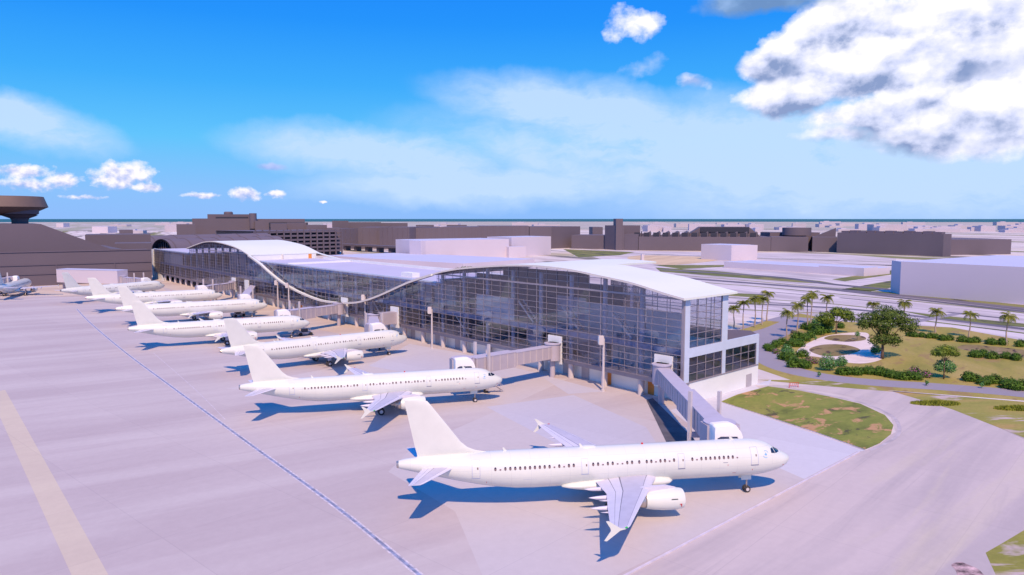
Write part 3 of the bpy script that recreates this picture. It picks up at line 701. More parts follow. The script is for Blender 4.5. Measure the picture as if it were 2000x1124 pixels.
# floor trusses seen as zigzag behind the glass
q = MB()
for y in [72.5+2.0*k for k in range(20)]:
    for z in (9.8, 4.0):
        q.obox((FX(y,.8),y),(FX(y+1,2.2),y+1),.12,z,z+.1,'band'); q.obox((FX(y+1,2.2),y+1),(FX(y+2,.8),y+2),.12,z,z+.1,'band')
q.build('floor_bracing', T)
# bays: glass, mullion frame, column
ycol = [81.3+9.3*k for k in range(37)]
ybay = [71.42]+ycol+[424.]
def ztop(y): return (rz(y)-.40) if arch(y) else (16.25 if y < 300 else 16.05)
for i in range(len(ybay)-1):
    a, b_ = ybay[i], ybay[i+1]
    cuts = sorted(set([a]+frange(a, b_, 3 if b_-a > 5 else 1)+[c_ for c_ in (147.45,147.5,267.85,267.9,358.55,358.65) if a < c_ < b_]))
    g = MB()
    for p, q_ in zip(cuts, cuts[1:]):
        sub = frange(p, q_, 2)
        for u_, v_ in zip(sub, sub[1:]):
            za, zb = ztop(u_+1e-4), ztop(v_-1e-4)
            g.add([(FX(u_),u_,3.9),(FX(u_),u_,za),(FX(v_),v_,zb),(FX(v_),v_,3.9)], [(0,1,2,3)], 'glass')
    g.build('glass_bay', T)
    f = MB(); w_ = .07
    for y in frange(a, b_, 3 if b_-a > 5 else 1)[:-1]:
        zt = ztop(y+.01)
        w2 = .07 if y == a else .03
        f.box(FX(y)-.10, FX(y)-.02, y-w2, y+w2, 3.75, zt, 'mull')
    z = 3.9
    while z < 23:
        hh = .045 if abs(z-18.54) > .3 else .17
        runs = []
        ys = frange(a, b_, 12)
        on = [y for y in ys if ztop(min(max(y, a+.01), b_-.01)) > z+.1]
        if on and on[-1]-on[0] > .5:
            y0, y1 = on[0], on[-1]; f.add([(FX(y0)-.14,y0,z-hh),(FX(y1)-.14,y1,z-hh),(FX(y1)-.01,y1,z-hh),(FX(y0)-.01,y0,z-hh),(FX(y0)-.14,y0,z+hh),(FX(y1)-.14,y1,z+hh),(FX(y1)-.01,y1,z+hh),(FX(y0)-.01,y0,z+hh)],
                [(0,1,2,3),(7,6,5,4),(0,4,5,1),(1,5,6,2),(2,6,7,3),(3,7,4,0)], 'mull')
        z += 1.22
    f.build('mullion_frame', T)
for y in ycol+[]:
    c = MB(); zt = min(ztop(y)-.3, 21)
    c.tube([(FX(y,1.25),y,0),(FX(y,1.25),y,3.0)], .62, 'post', 14); c.tube([(FX(y,1.25),y,3.0),(FX(y,1.25),y,zt)], .45, 'clad', 12)
    c.build('column', T, smooth=True, auto=True)
# end wall facing the grass
def eb(name, x0, x1, z0, z1, mat, y0=71.0, y1=71.38, bev=0): 
    q = MB(); q.box(x0, x1, y0, y1, z0, z1, mat); return q.build(name, T)
eb('end_pillar', 107.78, 109.35, 3.95, 18.55, 'clad'); eb('end_pillar', 119.85, 121.72, 9.9, 18.5, 'clad'); eb('end_band', 107.78, 133.5, 8.25, 9.9, 'clad', 70.99, 71.385)
eb('end_pillar', 120.15, 121.25, 3.95, 8.25, 'clad'); eb('end_pillar', 132.65, 133.5, 3.95, 8.25, 'clad')
eb('end_sill', 107.6, 133.55, 3.75, 3.95, 'mull', 70.93, 71.40); eb('end_wall', 109.6, 133.5, 0, 3.75, 'wallw', 71.02, 71.36)
eb('corner_trim', 107.45, 107.78, 3.7, 18.6, 'mull', 70.96, 71.42); eb('service_door', 128.95, 130.95, 0, 2.45, 'grey', 70.95, 71.02)
eb('corner_pier', 108.6, 109.6, 0, 3.75, 'post', 71.2, 72.4)
for x0, x1, z0, z1, nc, nr in ((109.35,119.85,9.9,18.4,4,7),(109.35,120.15,3.95,8.25,4,3),(121.25,132.65,3.95,8.25,4,3)):
    q = MB(); q.add([(x0,71.2,z0),(x1,71.2,z0),(x1,71.2,z1),(x0,71.2,z1)], [(0,1,2,3)], 'glass2'); wn = q.build('end_window', T)
    q = MB()
    for k in range(nc+1): xx = x0+(x1-x0)*k/nc; q.box(max(x0,xx-.05), min(x1,xx+.05), 71.08, 71.18, z0, z1, 'mull')
    for k in range(nr+1): zz = z0+(z1-z0)*k/nr; q.box(x0, x1, 71.10, 71.17, max(z0,zz-.045), min(z1,zz+.045), 'mull')
    q.build('window_frame', wn)
q = MB(); q.add([(121.7,71.4,9.9),(123.95,100.3,9.9),(123.95,100.3,22.0),(123.4,92,21.4),(122.6,81,20.3),(121.7,71.4,18.5)], [(0,1,2,3,4,5)], 'glass2'); q.build('rear_glazing', T)
q = MB()
for k in range(10):
    y = 71.6+k*3.2; x = 121.75+.0773*(y-71); q.box(x, x+.1, y-.05, y+.05, 9.9, rz(y)-.4, 'mull')
for z in frange(9.9, 18.2, 7): q.obox((121.75,71.5),(124,100.3),.08,z-.04,z+.04,'mull')
q.build('rear_mullions', T)
AN = [(121.8,71.4),(133.5,71.4),(136.8,74.6),(134.2,80),(135.5,96),(124.2,99)]
q = MB(); q.prism(AN, 9.32, 9.78, 'clad', 'droof'); q.build('annex_roof', T)
q = MB(); q.prism([(133.2,71.4),(133.48,71.4),(136.7,74.6),(134.1,80),(135.4,96),(135.1,96),(133.8,80),(136.3,74.6)], 0, 9.32, 'wallw'); q.build('annex_wall', T)
q = MB(); q.prism([(121.8,71.4),(133.2,71.4),(133.8,80),(135,96),(124.2,99)], 3.0, 3.9, 'inner', 'floor'); q.build('annex_floor', T)
q = MB(); q.prism([(121.8,84),(134,84),(134,84.3),(121.8,84.3)], 3.9, 9.3, 'inner'); q.build('annex_partition', T)
# far end: white return wall
q = MB(); q.prism([(FX(424,-.4),424),(FX(424,26.5),424),(FX(427,26.5),427),(FX(427,-.4),427)], 0, 15.9, 'wallw'); q.build('end_return_wall', T)
q = MB(); q.add([(FX(405,.2),405,0),(FX(424,.2),424,0),(FX(424,.2),424,4.2),(FX(415,.2),415,3.8),(FX(409,.2),409,2.6)], [(0,1,2,3,4)], 'wallw')
q.add([(FX(405,1.),405,0),(FX(424,1.),424,0),(FX(424,1.),424,4.2),(FX(415,1.),415,3.8),(FX(409,1.),409,2.6)], [(4,3,2,1,0)], 'wallw'); q.build('base_fin_wall', T)
for y in (90.,79.3,236.): 
    q = MB(); q.add([(FX(y,2.66),y,0),(FX(y,2.66),y,2.5),(FX(y+1.5,2.66),y+1.5,2.5),(FX(y+1.5,2.66),y+1.5,0)], [(0,1,2,3)], 'orange'); q.build('orange_door', T)
for y in (96.,101.5,128.,141.,150.,162.): 
    q = MB(); q.add([(FX(y,2.65),y,0),(FX(y,2.65),y,2.7),(FX(y+2.2,2.65),y+2.2,2.7),(FX(y+2.2,2.65),y+2.2,0)], [(0,1,2,3)], 'grey'); q.build('service_shutter', T)
# rows of waiting seats on the lower floor
def seat_row():
    r = empty('seat_row')
    q = MB()
    for k in range(8): q.box(-.28,.28,k*.62,k*.62+.54,.40,.48,'furn'); 
    q.build('seat', r); q = MB()
    for k in range(8): q.box(.24,.32,k*.62,k*.62+.54,.48,.95,'furn')
    q.build('backrest', r); q = MB(); q.box(-.03,.03,.0,4.9,.30,.36,'metal')
    for yy in (.3,2.4,4.5): q.box(-.25,.25,yy,yy+.06,0,.05,'metal'); q.box(-.03,.03,yy,yy+.06,.05,.3,'metal')
    q.build('beam', r); return r
s0 = seat_row(); CH_.clear(); index_children(); cnt = 0
for y in [103+6.2*k for k in range(16)]+[215+7*k for k in range(6)]:
    for o in (3.2, 5.6):
        if 74 < y < 95 or 109 < y < 118 and o > 3.5: continue
        s = s0 if cnt == 0 else copy_tree(s0)
        s.location = (FX(y,o), y, 3.95); s.rotation_euler = (0,0,-math.atan(SL)+(0 if cnt % 2 else pi)); cnt += 1
        tag(s, 'row of dark waiting seats behind the lower glass of the terminal hall', 'seat row', 'rows of waiting seats in the terminal')

# ------------------------------------------------------------------ jet bridges
def wall_rot(a, b_): d = (b_-a); return atan2(d.y, d.x)
def make_bridge(rot, i, label, bend=None, closed=True, zf=4.1, plate=True):
    root = empty('jet_bridge', (0,0,0)); tag(root, label, 'jet bridge', 'jet bridges linking the terminal to the airliners')
    s_ = PL[i][3]
    door = plane_pt(i, 6.2, 2.0); out = (plane_pt(i, 6.2, 12)-plane_pt(i, 6.2, 2)).to_2d().normalized()
    fw = Vector((cos(PL[i][2]), sin(PL[i][2])))
    cab = door.to_2d()+out*3.1
    rot = Vector(rot)
    d = (cab-rot).normalized(); Ln = (cab-rot).length
    q = MB(); q.tube([(*rot,0),(*rot,zf-.4)], .55, 'bridge', 14); q.build('support_column', root, smooth=True, auto=True)
    q = MB(); q.tube([(*rot,zf-.5),(*rot,zf+2.8)], 1.6, 'bridge', 20); q.tube([(*rot,zf+2.8),(*rot,zf+3.0)], 1.75, 'bridget', 20); q.build('rotunda', root, smooth=True, auto=True)
    if plate:
        f = Vector((FX(rot.y,-.15), rot.y+.4)); q = MB(); q.obox(rot, f, 2.3, zf-.2, zf+3.0, 'bridge'); q.build('link_corridor', root)
        q = MB(); q.box(f.x-.18, f.x+.10, f.y-1.9, f.y+1.9, zf-1.4, zf+4.3, 'wallw'); q.build('wall_plate', root)
    m1 = rot+d*Ln*.52; m2 = rot+d*(Ln-2.2)
    q = MB(); q.obox(rot+d*1.5, m1, 2.15, zf-.05, zf+2.4, 'bridge'); q.obox(rot+d*1.5, m1, 2.27, zf+2.4, zf+2.52, 'bridget'); tn = q.build('inner_tunnel', root)
    q = MB(); q.obox(m1-d*1.0, m2, 2.5, zf-.3, zf+2.6, 'bridge'); q.obox(m1-d*1.0, m2, 2.62, zf+2.6, zf+2.74, 'bridget'); tn2 = q.build('outer_tunnel', root)
    n = Vector((-d.y, d.x))
    for tb, a, b_, hw, z0, z1 in ((tn, rot+d*2.2, m1-d*1.4, 1.075, zf, zf+2.38), (tn2, m1-d*.6, m2-d*.3, 1.25, zf-.2, zf+2.6)):
        L_ = (b_-a).length; k_ = max(3, int(L_/1.6))
        for sd in (-1, 1):
            for k in range(k_+1):
                p = a+d*(L_*k/k_)+n*sd*(hw+.04); q = MB(); q.obox(p-d*.05, p+d*.05, .09, z0, z1, 'post'); q.build('tunnel_rib', tb)
    # lift column with two tall posts and wheels
    lp = rot+d*(Ln*.80); 
    for sd in (-1, 1):
        p = lp+n*sd*1.95; q = MB(); q.box(p.x-.22, p.x+.22, p.y-.22, p.y+.22, .5, 9.2, 'post'); q.build('lift_post', root)
        q = MB(); ww = lp+n*sd*1.2
        q.tube([(*(ww-n*.2),.5),(*(ww+n*.2),.5)], .5, 'black', 16); q.build('drive_wheel', root, smooth=True, auto=True)
    q = MB(); q.obox(lp-n*2.1, lp+n*2.1, .5, zf-1.2, zf-.5, 'bridge'); q.obox(lp-n*1.5, lp+n*1.5, .6, .5, 1.1, 'bridge'); q.box(lp.x-.25,lp.x+.25,lp.y-.25,lp.y+.25,1.1,zf-1.2,'bridge'); q.build('drive_bogie', root)
    # stair beside the cab
    q = MB(); st = rot+d*(Ln*.90)+n*1.5; e_ = st+n*.9-d*5.2
    q.obox(st+n*.9, e_, .8, zf-.4, zf-.25, 'post', .25, .4)
    for o_ in (.5, 1.3): q.obox(st+n*o_, e_+n*(o_-.9), .05, zf+.55, zf+.62, 'post', 1.2, 1.27)
    for t_ in (0,.25,.5,.75,1):
        for o_ in (.5, 1.3): p = st+n*o_-d*5.2*t_; zz = zf-.3-t_*(zf-.6); q.box(p.x-.03,p.x+.03,p.y-.03,p.y+.03,zz,zz+.95,'post')
    q.obox(st, st+n*1.5, 1.2, zf-.42, zf-.3, 'post'); q.build('service_stair', root)
    # cab and canopy
    q = MB(); q.tube([(*cab,zf-.35),(*cab,zf+2.9)], 1.9, 'bridge', 18); q.tube([(*cab,zf+2.9),(*cab,zf+3.05)], 2.0, 'bridget', 18); q.build('cab_rotunda', root, smooth=True, auto=True)
    q = MB(); q.obox(cab-fw*2.1, cab+fw*2.1, 2.2, zf-.35, zf+2.85, 'bridge'); cb_ = cab-out*1.1; q.obox(cab+fw*0, cab-out*1.9, 3.6, zf-.35, zf+2.8, 'bridge'); q.build('cab', root)
    q = MB(); prof = [(-2.1,zf-.2),(-2.1,zf+2.6),(-2.05,zf+3.1),(-1.9,zf+3.25),(0,zf+3.35),(.7,zf+3.3),(1.35,zf+3.0),(1.8,zf+2.5),(2.05,zf+1.9),(2.1,zf-.2),(1.7,zf-.2),(1.6,zf+1.5),(1.2,zf+2.0),(-1.2,zf+2.1),(-1.7,zf+1.9),(-1.7,zf-.2)]
    a_ = cab-out*1.0; 
    prof = [(x*.87, z) for x, z in prof]; r1 = [(*(a_+fw*x), z) for x, z in prof]; r2 = [(*(a_-out*1.0+fw*x*1.02), z+(.05 if z > zf else 0)) for x, z in prof]; r3 = [(*(a_-out*1.75+fw*x), z-.15) for x, z in prof]
    q.loft([r1, r2, r3], 'canopy'); q.build('canopy', root)
    return root
BR = [(G(1291,789),0,'jet bridge at the nearest airliner, running out from the terminal corner'),
 (G(1079,737),1,'long beige jet bridge in side view reaching the second airliner'),
 (G(730,665),2,'short jet bridge beside the third airliner with its open white canopy showing'),
 (G(662,637),3,'beige jet bridge under the lowest point of the white roof ribbon'),
 (G(497,588),4,'steep short jet bridge seen end-on behind the fifth airliner'),
 (G(456,583),5,'jet bridge below the far roof arch, reaching the sixth airliner')]
for r, i, lb in BR: make_bridge(r.to_2d(), i, lb, plate=True)
# fixed corridor and bridge for plane 7
p7 = plane_pt(6, 5.1, 2); q = MB(); 
a7 = atd(122, 548, 396).to_2d(); b7 = atd(240, 548, 372).to_2d()
cor = empty('fixed_corridor', (0,0,0)); tag(cor, 'wide lavender corridor box raised on legs before the brown terminal', 'corridor')
q = MB(); q.obox(a7, b7, 6, 3.6, 9.4, 'lav'); q.obox(a7, b7, 6.2, 9.4, 9.6, 'lavt'); q.build('corridor_body', cor)
for t in (.03,.5,.97):
    p = a7.lerp(b7, t); q = MB(); q.box(p.x-.6,p.x+.6,p.y-.6,p.y+.6,0,3.6,'bridge'); q.build('leg', cor)
b = make_bridge(b7, 6, 'jet bridge running from the lavender corridor to the seventh airliner', plate=False)
make_bridge(atd(-60,560,372).to_2d(), 7, 'jet bridge at the left photo edge beside the cut-off airliner', plate=False)

# ------------------------------------------------------------------ apron flood light masts
def make_mast():
    r = empty('light_mast'); q = MB(); q.tube([(0,0,0),(0,0,9.4)], [.26,.2], 'post', 10); q.tube([(0,0,0),(0,0,.3)], .4, 'post', 10); q.build('pole', r, smooth=True, auto=True)
    q = MB(); q.box(-.95,-.05,-.55,.55,8.3,9.9,'post'); q.build('floodlight', r, bevel=.05)
    q = MB(); q.box(-1.0,-.955,-.45,.45,8.45,9.75,'wallw'); q.build('lens', r.children[1] if False else r); return r
m0 = make_mast(); index_children()
for k, (u_, v_, top, lb) in enumerate([(1178,764,656,'tall lamp post in front of the near glass facade, closest to the camera'),(844,681,600,'lamp post standing alone in front of the facade beyond the second airliner'),
   (714,645,576,'lamp post rising above the short jet bridge of the third airliner'),(681,630,571,'lamp post whose head crosses the white roof ribbon near its lowest point'),
   (565,613,553,'lamp post overlapping the descending white roof ribbon'),(543.5,606,548,'lamp post just left of the one on the descending roof ribbon'),
   (481,571,541,'lamp post beside the steep end-on jet bridge'),(384.5,562,523,'lamp post farthest along the apron, before the far glass arch')]):
    o = m0 if k == 0 else copy_tree(m0); g = G(u_, v_); o.location = g
    d_ = sqrt(g.x**2+g.y**2); h = atd(u_, top, d_).z; o.scale = (min(1.25, .9+.1*h/9.9),)*2+(h/9.9,); o.rotation_euler = (0,0,R(-40))
    tag(o, lb, 'light mast', 'flood light masts along the terminal')
# ------------------------------------------------------------------ ground vehicles
def make_tug(name):
    r = empty(name); q = MB(); q.box(-2.2,2.2,-1.0,1.0,.45,1.05,'grey'); q.box(-2.25,-1.2,-.95,.95,1.05,1.3,'grey'); q.build('body', r, bevel=.08)
    q = MB(); q.box(-.9,.7,-.85,.85,1.05,1.95,'cock'); q.box(-1.0,.8,-.92,.92,1.95,2.08,'grey'); q.build('cab', r, bevel=.04)
    for x in (-1.4,1.4):
        for y in (-1.0,1.0): q = MB(); q.tube([(x,y-.16,.48),(x,y+.16,.48)], .48, 'black', 14); q.build('wheel', r, smooth=True, auto=True)
    return r
t0 = make_tug('pushback_tug'); index_children()
for k, (i, s, y, lb) in enumerate([(3,.8,2.6,'grey pushback tug under the nose of the fourth airliner'),(4,8.6,4.2,'grey tug in the shade behind the nose wheel of the fifth airliner'),(2,16,6.5,'grey tug on the far side of the third airliner'),(3,17,8,'grey tug beyond the wing of the fourth airliner')]):
    o = t0 if k == 0 else copy_tree(t0); p = plane_pt(i, s, y); o.location = (p.x, p.y, 0); o.rotation_euler = (0,0,PL[i][2]+k*.3); tag(o, lb, 'tug', 'pushback tugs on the stands')
# red barrier
bar = empty('barrier', tuple(G(1550,757))); q = MB()
for k in range(5): q.tube([(-1.4+.7*k,0,.1),(-1.05+.7*k,0,1.2)], .05, 'red', 6)
q.tube([(-1.6,0,1.2),(1.6,0,1.2)], .06, 'red', 6); q.tube([(-1.6,0,.6),(1.6,0,.6)], .06, 'red', 6); q.build('rails', bar)
for x in (-1.6,1.6): q = MB(); q.box(x-.06,x+.06,-.4,.4,0,.08,'red'); q.box(x-.05,x+.05,-.05,.05,.08,1.25,'red'); q.build('foot', bar)
bar.rotation_euler = (0,0,-.5); bar.scale = (.62,.62,.75); tag(bar, 'small red barrier beside the service lane above the grass island', 'barrier')
#PART3
# ------------------------------------------------------------------ distant buildings
AW = Vector((sin(AZ), cos(AZ)))          # horizontal direction away from the viewpoint's facing
def ztp(u, v, p): return atd(u, v, sqrt(p[0]**2+p[1]**2)).z
def block(mb, u0, vb0, u1, vb1, vt, th, mat, top, z0=0., d=None, away=None):
    a = (G(u0, vb0) if d is None else atd(u0, 500, d)).to_2d(); b_ = (G(u1, vb1) if d is None else atd(u1, 500, d if not isinstance(d, tuple) else d[1])).to_2d()
    n = (b_-a).normalized(); n = Vector((-n.y, n.x))
    if n.dot(a) < 0: n = -n
    if away is not None: n = away
    z = ztp(u0, vt, a); mb.prism([tuple(a), tuple(b_), tuple(b_+n*th), tuple(a+n*th)], z0, z, mat, top)
    return a, b_, n, z
def building(name, label, cat, parts, group=None, mat='brown', top='brownr'):
    # each part: (partname, u0, vb0, u1, vb1, vtop, depth[, d])
    r = empty(name, (0,0,0)); tag(r, label, cat, group); res = []
    for p in parts:
        q = MB(); d = p[7] if len(p) > 7 else None
        res.append(block(q, *p[1:7], mat, top, d=d)); q.build(p[0], r)
    return r, res
LAV = dict(mat='lav', top='lavt')
building('warehouse', 'long lavender slab building behind the middle of the glass terminal', 'warehouse', [('main_block',822,509,994,503,470.5,45),('side_wing',800,508,822,509.2,470.2,40)], **LAV)
building('office_block', 'lavender block just right of the long slab building, with a low front annex', 'office block', [('main_block',999,502,1076,498,464,30),('front_annex',994,503.6,1027,502.6,482.5,8)], **LAV)
building('low_depot', 'very low flat-roofed lavender shed directly behind the terminal roof', 'depot', [('west_block',640,511,700,516,499,60),('east_block',700,518,905,531,504,70)], **LAV)
building('cube_building', 'small lavender cube standing before the long brown block on the right', 'office block', [('left_block',1405.5,508,1429,509.7,479,26),('right_block',1428,509.8,1465,508,479.3,30)], **LAV)
building('long_shed', 'long low lavender shed across the middle right of the photo', 'shed', [('main_block',1414,523,1687,540,511.5,30),('end_block',1687,540.2,1714,538,524,28)], **LAV)
r_, _ = building('hangar', 'large lavender box building cut by the right photo edge', 'hangar', [('main_block',1757,575.5,2150,607.5,511,95)], **LAV)
q = MB(); block(q, 1739, 571, 1757.2, 575.2, 509, 30, 'lav', 'lavt'); q.build('corner_bay', r_)
building('kiosk', 'thin white post-like kiosk in the sandy field behind the roof', 'kiosk', [('main_block',1253,509,1258,509,497,4)], **LAV)
building('white_box_building', 'pale box building on the airfield between the left tower and the hotel', 'office block', [('main_block',180,455.5,211,455.5,443,40)], **LAV)
building('blue_grey_box_building', 'small blue-grey box building just right of the control tower', 'office block', [('main_block',110,444.5,124,444.5,436.5,40)], **LAV)
# brown blocks on the right
building('brown_block', 'wide brown block left of the slim brown tower, behind the lavender office block', 'industrial building', [('main_block',1077,486,1133,484,443,60),('left_block',1034,487,1077,487,443,60)])
building('stepped_brown_block', 'brown block in two steps just left of the slim brown tower', 'industrial building', [('front_block',1116,486,1181,487,459.5,40),('rear_block',1157,482,1177,482,444,40)])
building('brown_tower', 'slim tall brown tower block rising to the sea horizon', 'tower', [('tower_shaft',1202.5,489,1216,489,427.6,20),('side_block',1181,487.3,1202.5,488.8,440.5,30),('right_step',1216.2,489,1218.5,489,441.5,20)])
r_, res = building('sawtooth_hall', 'very long brown hall with a sawtooth roof and a raised middle on the right', 'industrial hall', [('left_hall',1218.8,489,1246,489.5,457.5,50),('main_hall',1247,489.5,1505,491.5,462.5,70)])
a, b_, n, z = res[1]; L_ = (b_-a).length; dd = (b_-a).normalized(); hz = ztp(1247, 452.5, a)-z
def wedge(mb, p, q_, z0, h, mat, back=60., n=n):
    v = [(*p,z0),(*q_,z0),(*q_,z0+h),(*(p+n*back),z0),(*(q_+n*back),z0),(*(q_+n*back),z0+h)]
    mb.add(v, [(0,1,2),(5,4,3),(1,4,5,2),(0,2,5,3),(3,4,1,0)], mat)
for k in range(13):
    p = a+dd*(L_*(k-.9)*19/258+2)+n*4; q_ = p+dd*(L_*18/258); q = MB()
    if k == 0: p = a+dd*1+n*4
    wedge(q, p, q_, z, hz, 'brown', 55); mo = q.build('roof_monitor', r_)
    q = MB(); q.obox(q_+dd*.3+n*.5, q_+dd*.3+n*10, .5, z+.3, z+hz*.85, 'browng'); e = q.obox(q_-dd*7+n*-.25, q_-dd*1+n*-.25, .3, z+.5, z+hz*.8, 'browng'); q.build('dark_glazing', mo)
q = MB(); c0, c1 = a+dd*L_*.365+n*14, a+dd*L_*.94+n*14; hh = ztp(1371,444,a)-z
e0, e1 = a+dd*L_*.48+n*14, a+dd*L_*.85+n*14
v = [(*c0,z),(*c1,z),(*e1,z+hh),(*e0,z+hh)]; v2 = [(*(Vector(p[:2])+n*36), p[2]) for p in v]
q.loft([v2, v], 'brown'); q.build('raised_roof', r_)
q = MB(); q.obox(e0-n*.6, e1-n*.6, .8, z+hh*.45, z+hh*.98, 'browng'); q.build('clerestory', r_)
r_, res = building('round_top_building', 'brown building with a low round drum on its roof', 'industrial building', [('main_block',1505.5,491.5,1578,492.2,463,60),('set_back_floor',1503,489,1600,489,454.5,30)])
p = atd(1555,480,815).to_2d(); q = MB(); z1 = ztp(1555,445,p); q.tube([(*p,15.5),(*p,z1)], 14, 'brown', 28); q.build('roof_drum', r_, smooth=True, auto=True)
r_, res = building('ramp_building', 'brown building with a rooftop ramp left of the biggest brown block', 'industrial building', [('main_block',1586,492.3,1634,493,463.5,60)])
a, b_, n2, z = res[0]; q = MB(); wedge(q, a+(b_-a)*.1+n2*20, a+(b_-a)*.98+n2*20, z, ztp(1632,446.5,a)-z, 'brown', 12, n2); q.build('rooftop_ramp', r_)
r_, res = building('big_brown_block', 'biggest plain brown block on the right with a row of small roof units', 'industrial building', [('main_block',1634,494,1841,501.5,454.5,17)])
a, b_, n2, z = res[0]
for k in range(11):
    q = MB(); p = a+(b_-a)*(.02+k*.087)+n2*8; q.obox(p, p+(b_-a).normalized()*7, 8, z, z+1.6+.6*(k % 2), 'brownr'); q.build('roof_unit', r_)
building('end_brown_block', 'lower brown block at the far right end of the brown row', 'industrial building', [('main_block',1852,498.5,1974,497,468.5,60)])
# brown skyline in the middle
sky = [(650,488,700,486,447,0),(700,486,742,486,444.5,0),(742,487,800,488,444,0),(800,487,858,487,445,0),(858,487,935,487,444,0),(935,487,1033,487,442,0)]
r_, res = building('concourse_building', 'long dark brown concourse with ribbed walls behind the lavender slab', 'concourse', [('wall_block',)+(s[0],s[1],s[2],s[3],s[4],70) for s in sky])
nm = ['brown roof block near the concourse, leftmost and tallest beyond the car park','brown roof block second from the left beyond the concourse','low brown roof block third along the concourse','brown roof block fourth along the concourse skyline','small brown roof block fifth along the concourse skyline','thin brown roof block just left of the long low roof block','long low brown roof block before the lavender office block']
for k, (u0, u1, vt, d) in enumerate([(650,682,431.8,860),(682,745,434.5,900),(745,797,436,920),(813,848,440,900),(873,912,440,900),(898,940,442.5,880),(932,1032,441.3,900)]):
    building('rooftop_block', nm[k], 'roof block', [('main_block',u0,500,u1,500,vt,30,d)])
# ribs on the concourse walls
for (a, b_, n2, z), s in zip(res, sky):
    q = MB(); k_ = int((b_-a).length/6)
    for k in range(k_): p = a.lerp(b_, (k+.5)/k_)-n2*.2; q.obox(p, p+(b_-a).normalized()*.7, .5, 0, z-.3, 'brownr')
    q.build('wall_ribs', r_)
# elevated road
vr = empty('elevated_road', (0,0,0)); tag(vr, 'dark elevated road on piers in front of the brown concourse', 'viaduct')
a, b_ = G(668,489).to_2d(), G(803,497).to_2d(); q = MB(); q.obox(a, b_, 9, 5.0, 6.8, 'brown'); q.build('deck', vr)
for k in range(6): p = a.lerp(b_, (k+.5)/6); q = MB(); dd = (b_-a).normalized(); q.obox(p-dd*2, p+dd*2, 6, 0, 5., 'brown'); q.build('pier', vr)
# car park
cp = empty('car_park', (0,0,0)); tag(cp, 'dark multi-storey car park with rows of open decks beyond the far roof arch', 'car park')
a, b_ = atd(500,500,640).to_2d(), atd(668,500,690).to_2d(); dd = (b_-a).normalized(); n2 = Vector((-dd.y, dd.x)); n2 = n2 if n2.dot(a) > 0 else -n2
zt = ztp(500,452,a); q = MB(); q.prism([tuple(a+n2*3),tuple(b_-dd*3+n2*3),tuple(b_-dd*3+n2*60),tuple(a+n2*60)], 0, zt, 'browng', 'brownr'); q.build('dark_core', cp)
for k in range(7):
    z = zt*k/6.5; q = MB(); q.prism([tuple(a),tuple(b_),tuple(b_+n2*62),tuple(a+n2*62)], z-.1, z+1.5 if k else .3, 'brown', 'brownr'); q.build('deck', cp)
for k in range(14): p = a.lerp(b_, k/13); q = MB(); q.obox(p-dd*.5-n2*.12, p+dd*.5-n2*.12, 1., 0, zt+1, 'brown'); q.build('pillar', cp)
building('terminal_core', 'dark brown blocks stepping down behind the car park', 'terminal wing', [('block',500,500,596,500,431.5,40,760),('block',530,500,562,500,437,30,700),('block',562,500,600,500,436,30,730),('block',600,500,640,500,440,30,720),('low_roof',640,500,664,500,446,30,700)])
# hotel
r_, res = building('hotel', 'tallest brown flat-roofed building with a rooftop drum and corner cylinder', 'hotel', [('main_block',378,500,504,500,427.2,30,780),('upper_block',408,500,497,500,418.8,22,785),('low_wing',504,500,597,500,428,28,785),('left_wing',347,500,384,500,438.5,30,740)])
p = atd(449,500,800).to_2d(); q = MB(); q.tube([(*p,36),(*p,ztp(449,415.5,p)),(*p,ztp(449,413.8,p))], [4.3,4.3,3.4], 'brown', 18); q.build('rooftop_drum', r_, smooth=True, auto=True)
p = atd(496.5,500,778).to_2d(); q = MB(); q.tube([(*p,ztp(496,447,p)),(*p,ztp(496,417,p))], 3.5, 'brown', 18); q.build('corner_cylinder', r_, smooth=True, auto=True)
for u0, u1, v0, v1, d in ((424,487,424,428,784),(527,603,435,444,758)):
    a, b_ = atd(u0,500,d).to_2d(), atd(u1,500,d).to_2d(); q = MB(); q.obox(a, b_, 1., ztp(u0,v1,a), ztp(u0,v0,a), 'browng'); q.build('dark_recess', r_)
